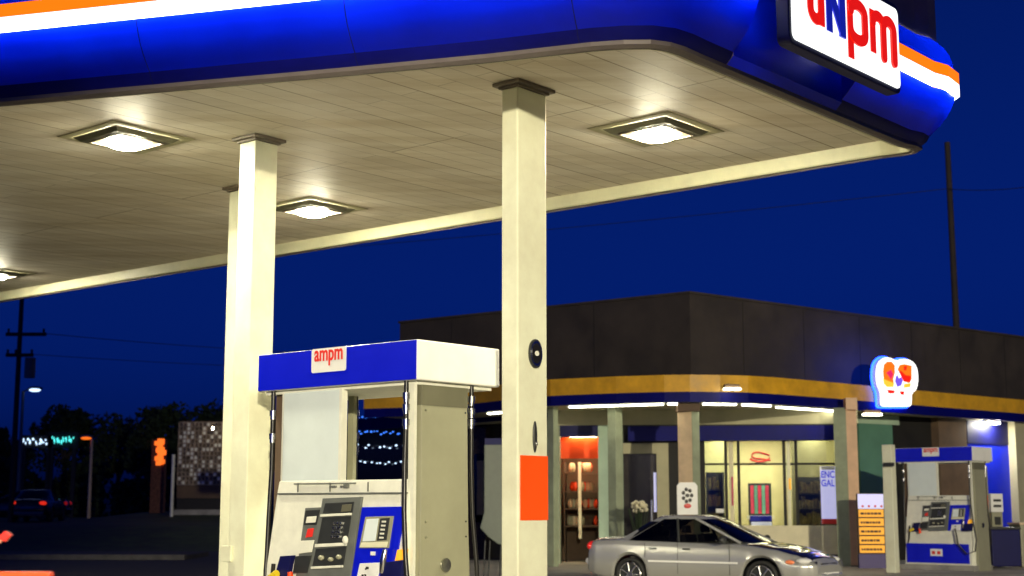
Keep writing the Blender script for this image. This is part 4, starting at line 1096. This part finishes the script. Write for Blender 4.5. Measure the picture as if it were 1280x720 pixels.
rw = ony(787, 700, 25.7); car.location = Vector((rw.x, rw.y, 0))+lt*.80; car.scale = (.965, .965, .945)
car.rotation_euler = (0, 0, ang); 
def repaint(o, old, new):
    for ch in o.children_recursive:
        if ch.type == 'MESH':
            for sl in ch.material_slots:
                if sl.material == old: sl.link = 'OBJECT'; sl.material = new
for (px, Y, a_, lab, lm) in ((40, 59, 97, 'dark car with red tail lights below the utility pole at far left', 'redlamp'),
                         (58, 64, 188, 'dark car with pale pink lights right of the one with red lights', 'coolw')):
    c = copy_tree(car); p = ony(px, 640, Y); c.location = (p.x, Y, hgt(p.x, Y)+.0); c.rotation_euler = (0, 0, R(a_))
    tag(c, lab, 'car', 'dark cars parked across the street')
    repaint(c, M['silver'], M['ddoor']); repaint(c, M['blackpaint'], M['ddoor']); repaint(c, M['chrome'], M['dgrey']); repaint(c, M['headlens'], M['darkglass'])
    repaint(c, M['tail'], M['redlamp'] if lm == 'redlamp' else M['tail'])
    repaint(c, M['white'], M['blackpaint'])

# ================================================================== LEFT BACKGROUND
def tree(px, pytop, Y, wpx, lab, cat='tree', n=5200, seed=0):
    rnd = random.Random(seed); p = ony(px, pytop, Y); zt_ = p.z; gx = hgt(p.x, Y); w = wpx/1800*Y/2
    t = thing('broadleaf_tree', lab, 'tree', (p.x, Y, gx), 0, 'dark trees across the street')
    h = zt_-gx; b = MB()
    b.tube([(0, 0, -.3), (.1, 0, h*.25), (.0, .1, h*.5)], [w*.07, w*.05, w*.03], 8)
    for k in range(7):
        a = rnd.uniform(0, 6.28); e_ = rnd.uniform(.4, .8)
        b.tube([(0, 0, h*rnd.uniform(.25, .45)), (w*.35*math.cos(a), w*.35*math.sin(a), h*.55), (w*e_*math.cos(a), w*e_*math.sin(a), h*rnd.uniform(.5, .85))], [w*.03, w*.02, w*.008], 6)
    b.build('trunk', M['bark'], t)
    cl = []
    for k in range(46):
        a = rnd.uniform(0, 6.28); u = rnd.uniform(-1, 1); r = rnd.uniform(.35, .82)
        s = math.sqrt(1-u*u)
        cl.append((w*r*s*math.cos(a), w*r*s*math.sin(a), h*(.60+.34*u*r), w*rnd.uniform(.16, .30)))
    b = MB(); sz = w*.045
    for k in range(n):
        c = rnd.choice(cl); d = Vector((rnd.gauss(0, 1), rnd.gauss(0, 1), rnd.gauss(0, .8))).normalized()*c[3]*rnd.uniform(.6, 1.1)
        q_ = Vector(c[:3])+d; q_.z = min(q_.z, h)
        u1 = Vector((rnd.gauss(0, 1), rnd.gauss(0, 1), rnd.gauss(0, 1))).normalized(); v1 = u1.cross(Vector((rnd.gauss(0, 1), rnd.gauss(0, 1), rnd.gauss(0, 1)))).normalized()
        s_ = sz*rnd.uniform(.6, 1.5)
        b.add([q_+u1*s_*1.5, q_+v1*s_*.7, q_-u1*s_*1.5, q_-v1*s_*.7], [(0, 1, 2, 3)])
    b.build('crown', M['leaf'], t)
for k, (px, py, Y, w_, lab) in enumerate([(-10, 520, 105, 110, 'dark tree at the left edge of the photo behind the utility pole'),
        (84, 485, 100, 100, 'domed dark tree just right of the utility pole'),
        (150, 508, 96, 90, 'lower dark tree between the domed tree and the next wide one'),
        (205, 494, 92, 110, 'wide dark tree behind the orange lit brick pier'),
        (262, 486, 94, 100, 'dark tree behind the left column and brick lattice wall'),
        (325, 505, 98, 90, 'dark tree hidden mostly behind the left column'),
        (395, 520, 110, 90, 'dark tree seen low through the near fuel pump')]):
    tree(px, py, Y, w_, lab, seed=k)
# dark hedge at their feet
for k, (x0_, x1_) in enumerate(((-42, -32), (-31.5, -23), (-22.5, -14))):
    rnd = random.Random(50+k); b = MB(); 
    for i in range(3500):
        x = rnd.uniform(x0_, x1_); y = 82+rnd.uniform(-1, 1); z = hgt(x, 82)+rnd.uniform(0, 2.6+.7*math.sin(x*1.3+k)); q_ = Vector((x, y, z))
        u1 = Vector((rnd.gauss(0, 1), rnd.gauss(0, 1), rnd.gauss(0, 1))).normalized(); v1 = u1.cross(Vector((rnd.gauss(0, 1), rnd.gauss(0, 1), 1))).normalized()
        b.add([q_+u1*.25, q_+v1*.12, q_-u1*.25, q_-v1*.12], [(0, 1, 2, 3)])
    tag(b.build('hedge', M['leaf']), ['dark hedge at the far left under the pale and teal lights', 'dark hedge under the orange street lamp', 'dark hedge behind the orange lit brick pier'][k], 'hedge', 'hedges across the street')
# utility pole, left
def util_pole(px, pytop, Y, lab, arms, wpx, lean=0.0, ztop=None):
    p = ony(px, pytop, Y); g0 = hgt(p.x, Y)
    t = thing('utility_pole', lab, 'utility pole', (p.x, Y, g0))
    h = p.z-g0; r = wpx/1800*Y/2
    MB().tube([(lean, 0, -.3), (lean*.5, 0, h*.5), (0, 0, h)], [r*1.15, r, r*.85], 12).build('shaft', M['wood'], t)
    for (xa_, xb_, py_) in arms:
        a, c = ony(xa_, py_, Y), ony(xb_, py_, Y)
        k = MB().box(a.x-p.x, c.x-p.x, -.10, .02, a.z-g0-.07, a.z-g0+.07).build('crossarm', M['wood'], t)
        for u in (.06, .35, .94): x = (a.x+(c.x-a.x)*u)-p.x; MB().disc((x, -.04, a.z-g0+.15), .05, (0, 0, 1), .16, 8).build('insulator', M['brown'], k)
    return t
up = util_pole(28, 360, 58, 'wooden utility pole with two crossarms and a transformer at far left', [(8, 58, 418), (8, 42, 444)], 6.5)
a = ony(35, 447, 57.6); c = ony(42, 472, 57.6)
MB().tube([(a.x-up.location.x+.05, -.25, c.z-up.location.z), (a.x-up.location.x+.05, -.25, a.z-up.location.z)], .21, 14).build('transformer', mat('transformer_can', (.22, .16, .13), .6), up)
ur = util_pole(1184, 178, 46, 'tall plain dark pole rising behind the shop roof at right', [], 8.5, .05)
def wire(name, p1, p2, sag, lab, r=.02):
    p1, p2 = Vector(p1), Vector(p2); pts = [p1.lerp(p2, k/24)-Vector((0, 0, sag*4*(k/24)*(1-k/24))) for k in range(25)]
    tag(MB().tube(pts, r, 5).build(name, M['wire']), lab, 'wire')
wire('overhead_wire', ony(1183, 236, 46), ony(-300, 345, 75), .6, 'faint wire crossing the sky left from the tall dark pole', .012)
wire('overhead_wire', ony(1183, 236, 46), ony(1400, 205, 40), .3, 'faint wire running right from the tall dark pole', .012)
wire('overhead_wire', ony(57, 417, 58), ony(700, 440, 90), .5, 'thin wire from the upper crossarm of the left utility pole', .014)
wire('overhead_wire', ony(42, 443, 58), ony(700, 458, 92), .4, 'thin wire from the lower crossarm of the left utility pole', .012)
# street lamp with a cool light near the pole
def street_lamp(px, pyt, pyb, Y, mshaft, mlamp, lab, armpx):
    p = ony(px, pyt, Y); g0 = hgt(p.x, Y)
    t = thing('street_lamp', lab, 'street lamp', (p.x, Y, g0)); h = p.z-g0; ax = armpx/1800*Y
    MB().tube([(0, 0, 0), (0, 0, h)], [.09, .06], 10).build('shaft', mshaft, t)
    MB().tube([(0, 0, h-.02), (ax*.5, 0, h+.1), (ax, 0, h+.12)], .035, 8).build('arm', mshaft, t)
    hd_ = MB().ball((ax, 0, h+.12), .34, .16, .10).build('head', M['grey'], t)
    MB().ball((ax, -.05, h+.05), .26, .16, .08).build('lens', mlamp, hd_)
street_lamp(115, 549, 620, 70, M['tan'], M['orlamp'], 'orange glowing street lamp standing in front of the dark trees', -7)
street_lamp(29, 489, 600, 64, M['grey'], M['coolw'], 'tall lamp with small pale blue light beside the utility pole', 15)
# pale post
p = ony(217, 568, 60); t = thing('pale_post', 'slim pale post standing between orange lit pier and lattice wall', 'post', (p.x, 60, hgt(p.x, 60)))
MB().tube([(0, 0, 0), (0, 0, p.z-hgt(p.x, 60))], .07, 10).build('shaft', M['offwhite'], t)
# lit shop lettering far left (unreadable at this size)
def light_row(px0, px1, py, Y, m_, lab, n, hpx=9):
    a = ony(px0, py, Y); t = thing('lit_lettering', lab, 'sign', (a.x, Y, 0), 0)
    step = (px1-px0)/n/1800*Y; b = MB(); hh = hpx/1800*Y
    for k in range(n*3):
        x = (k+random.random())*step/3; z = a.z+random.uniform(-.35, .35)*hh
        b.ball((x, 0, z), step*random.uniform(.06, .16), .05, hh*random.uniform(.10, .34), 8, 6)
    b.build('glyphs', m_, t)
    MB().box(-.2, n*step+.2, .1, .25, a.z-hh*.9, a.z+hh*.9).build('board', M['dark'], t)
    MB().box(-.1, .1, .1, .3, 0, a.z-hh*.9-.002).build('post', M['dark'], t); MB().box(n*step-.1, n*step+.1, .1, .3, 0, a.z-hh*.9-.002).build('post', M['dark'], t)
light_row(29, 60, 552, 78, M['coolw'], 'white lit letters on a far shop sign at left', 5)
light_row(64, 92, 550, 78, M['teal'], 'teal lit letters right of the white ones far left', 5, 11)
# brick pier lit orange
p0_ = ony(190, 549, 62); p1_ = ony(206, 549, 62); g0 = hgt(p0_.x, 62)
t = thing('brick_pier', 'slim brick pier with its top glowing orange left of the lattice wall', 'pier', ((p0_.x+p1_.x)/2, 62, g0))
hw = (p1_.x-p0_.x)/2; h = p0_.z-g0
MB().box(-hw, hw, 0, .5, -.2, h).build('shaft', mat('brick_dark', (.16, .06, .035), .9, var=.5, vscale=8, bump=.6), t)
b = MB(); rnd = random.Random(3); zlo = ony(195, 580, 62).z-g0
for k in range(26):
    x = rnd.uniform(-hw*.2, hw*.95); z = rnd.uniform(zlo, h); b.box(x-.10, x+.10, -.05-.002*k, -.01, z-.09, z+.09)
b.build('orange_glow_sign', M['orlamp'], t)
# lattice wall: pierced block screen, lit from the front by a ground lamp
a = ony(224, 528, 61); c = ony(300, 606, 61); g0 = hgt(a.x, 61); gz = ony(250, 637, 61).z
t = thing('lattice_wall', 'pierced block screen wall lit in patches left of the left column', 'wall', (a.x, 61, g0))
w_ = c.x-a.x; z0, z1 = c.z-g0, a.z-g0
scr = mat('screen_block', (.42, .33, .24), .85, var=.5, vscale=4)
b = MB(); nc, nr_ = 16, 15; cw, ch_ = w_/nc, (z1-z0)/nr_
for i in range(nc+1): b.box(i*cw-.022, i*cw+.022, 0, .14, z0, z1)
for j in range(nr_+1): b.box(0, w_, .003, .137, z0+j*ch_-.022, z0+j*ch_+.022)
for i in range(nc):
    for j in range(nr_):
        x, z = (i+.5)*cw, z0+(j+.5)*ch_
        b.tube([(x+cw*.30*math.cos(q_*math.pi/4), .07, z+ch_*.30*math.sin(q_*math.pi/4)) for q_ in range(9)], .02, 5, False)
b.build('screen', scr, t)
b = MB()
for i in range(nc):
    for j in range(nr_):
        if random.random() < .33: b.box((i+.14)*cw, (i+.86)*cw, .03, .06, z0+(j+.14)*ch_, z0+(j+.86)*ch_)
b.build('pale_infill', M['offwhite'], t)  # pale tiles stand in for specks of light on the screen
b = MB()
for i in range(nc):
    for j in range(nr_):
        if random.random() < .3: b.box((i+.2)*cw, (i+.8)*cw, .03, .06, z0+(j+.2)*ch_+.0005, z0+(j+.8)*ch_-.0005) if False else b.box((i+.1)*cw, (i+.9)*cw, .075, .10, z0+(j+.1)*ch_, z0+(j+.9)*ch_)
b.build('dark_infill', M['dgrey'], t)
MB().box(-.1, w_+.1, .8, .9, .0, z1+.1).build('room_behind', M['brown'], t)
MB().box(0, w_, -.01, .15, z0-.55, z0-.05).build('sill', M['brown'], t)
MB().box(-.2, w_+.2, -.1, .3, -.3, max(.02, gz-g0)).build('base', M['kerb'], t)
MB().box(0, w_, .02, .2, 0, z0-.56).build('lower_wall', M['dark'], t)
MB().ball((w_*.62, -1.0, z1-.30), .045).build('lamp', mat('screen_lamp', (1, 1, 1), .4, var=0, emit=(1, .85, .6), estr=90), t)
MB().tube([(w_*.62, -1.0, z1-.26), (w_*.62, 0, z1+.02)], .015, 6).build('lamp_arm', M['dgrey'], t)
# ================================================================== FOREGROUND LEFT CORNER
p = ony(20, 714, 6.0)
t = thing('washer_bin', 'bright orange flat topped box at the lower left corner of the photo', 'bin', (p.x-.10, 6.0, 0), R(2))
zt_ = ony(62, 709, 6.0).z; xr = ony(62, 709, 6.0).x-(p.x-.10)
MB().plate(rrect(xr-.55, xr, .08, zt_-.02, .012), 0, .07).build('body', M['orangep'], t, bevel=.006)
MB().box(xr-.50, xr-.05, -.1, .2, 0, .078).build('foot', M['dgrey'], t)
a = ony(14, 667, 6.3); c = ony(-40, 705, 6.3)
t = thing('squeegee', 'red tipped rod poking in from the left edge above the orange box', 'squeegee', (c.x, 6.3, 0))
hd_ = MB().tube([(0, 0, c.z), (a.x-c.x-.03, 0, a.z-.018)], .010, 8).build('handle', mat('pink_rod', (.8, .35, .22), .4), t)
MB().plate([(a.x-c.x-.06, a.z-.02), (a.x-c.x-.02, a.z-.035), (a.x-c.x+.006, a.z-.005), (a.x-c.x-.025, a.z+.012)], -.015, .015).build('head', M['red'], t, bevel=.004)
MB().tube([(0, 0, c.z), (-.10, 0, c.z-.14), (-.12, 0, .0)], .012, 8).build('rod', M['grey'], t)

# two street lights on the near pavement, behind the photographer, that light the forecourt from the street side
def mast_light(x, y, h, tgt, watt, cone, lab):
    t = thing('street_light', lab, 'street light', (x, y, 0), 0, 'street lights on the near pavement')
    MB().tube([(0, 0, 0), (0, 0, h)], [.09, .06], 12).build('mast', M['grey'], t)
    MB().box(-.35, .35, -.12, .30, h-.02, h+.12).build('head', M['grey'], t, bevel=.02)
    MB().box(-.25, .25, .05, .28, h-.038, h-.021).build('lens', M['strip'], t)
    ld = bpy.data.lights.new('street_light_lamp', 'SPOT'); ld.energy = watt; ld.color = (1.0, .90, .64); ld.spot_size = R(cone); ld.spot_blend = .5; ld.shadow_soft_size = .3
    lo = bpy.data.objects.new('street_light_lamp', ld); COL.objects.link(lo); lo.parent = t; lo.location = (0, .45, h-.2)
    lo.rotation_euler = (Vector(tgt)-Vector((x, y+.45, h-.2))).to_track_quat('-Z', 'Y').to_euler()
mast_light(1.5, -9, 6.5, (-1.2, 12, 1.2), 20000, 25, 'street light behind the photographer facing the near fuel pump')
mast_light(15.5, -6, 8.2, (10.2, 34, 3.2), 33000, 40, 'street light to the right of the photographer facing the shop')

# ================================================================== WORLD, CAMERA
w = bpy.data.worlds.new('World'); SC.world = w; w.use_nodes = True; nt = w.node_tree; N = nt.nodes; L = nt.links
bg = N['Background']; sky = N.new('ShaderNodeTexSky'); sky.sky_type = 'NISHITA'; sky.sun_disc = False
sky.sun_elevation = R(1.0); sky.sun_rotation = R(200); sky.ozone_density = 4
bw = N.new('ShaderNodeRGBToBW'); L.new(sky.outputs[0], bw.inputs[0])
mx = N.new('ShaderNodeMixRGB'); mx.blend_type = 'MULTIPLY'; mx.inputs[0].default_value = 1; mx.inputs[2].default_value = (.006, .085, 1.0, 1)
L.new(bw.outputs[0], mx.inputs[1]); L.new(mx.outputs[0], bg.inputs['Color']); bg.inputs['Strength'].default_value = .26
su = bpy.data.lights.new('dusk_sun', 'SUN'); su.energy = .006; su.angle = R(10); su.color = (.5, .6, 1)
so = bpy.data.objects.new('dusk_sun', su); COL.objects.link(so); so.rotation_euler = (R(70), 0, R(200))
cam = bpy.data.cameras.new('camera'); co = bpy.data.objects.new('camera', cam); COL.objects.link(co); SC.camera = co
co.location = (0, 0, EYE); co.rotation_euler = (R(90)+TH, 0, 0)
cam.sensor_width = 36; cam.lens = FPX/1280*36; cam.clip_end = 3000; cam.clip_start = .1
cam.dof.use_dof = True; cam.dof.focus_distance = 12.5; cam.dof.aperture_fstop = 2.3
SC.view_settings.view_transform = 'Standard'; SC.view_settings.look = 'None'; SC.view_settings.exposure = .32; SC.view_settings.gamma = 1
SC.cycles.use_denoising = True
try: SC.cycles.denoiser = 'OPENIMAGEDENOISE'
except Exception: pass
SC.cycles.max_bounces = 8; SC.cycles.diffuse_bounces = 4; SC.cycles.glossy_bounces = 3; SC.cycles.transparent_max_bounces = 12
SC.cycles.sample_clamp_indirect = 6; SC.cycles.caustics_reflective = False; SC.cycles.caustics_refractive = False
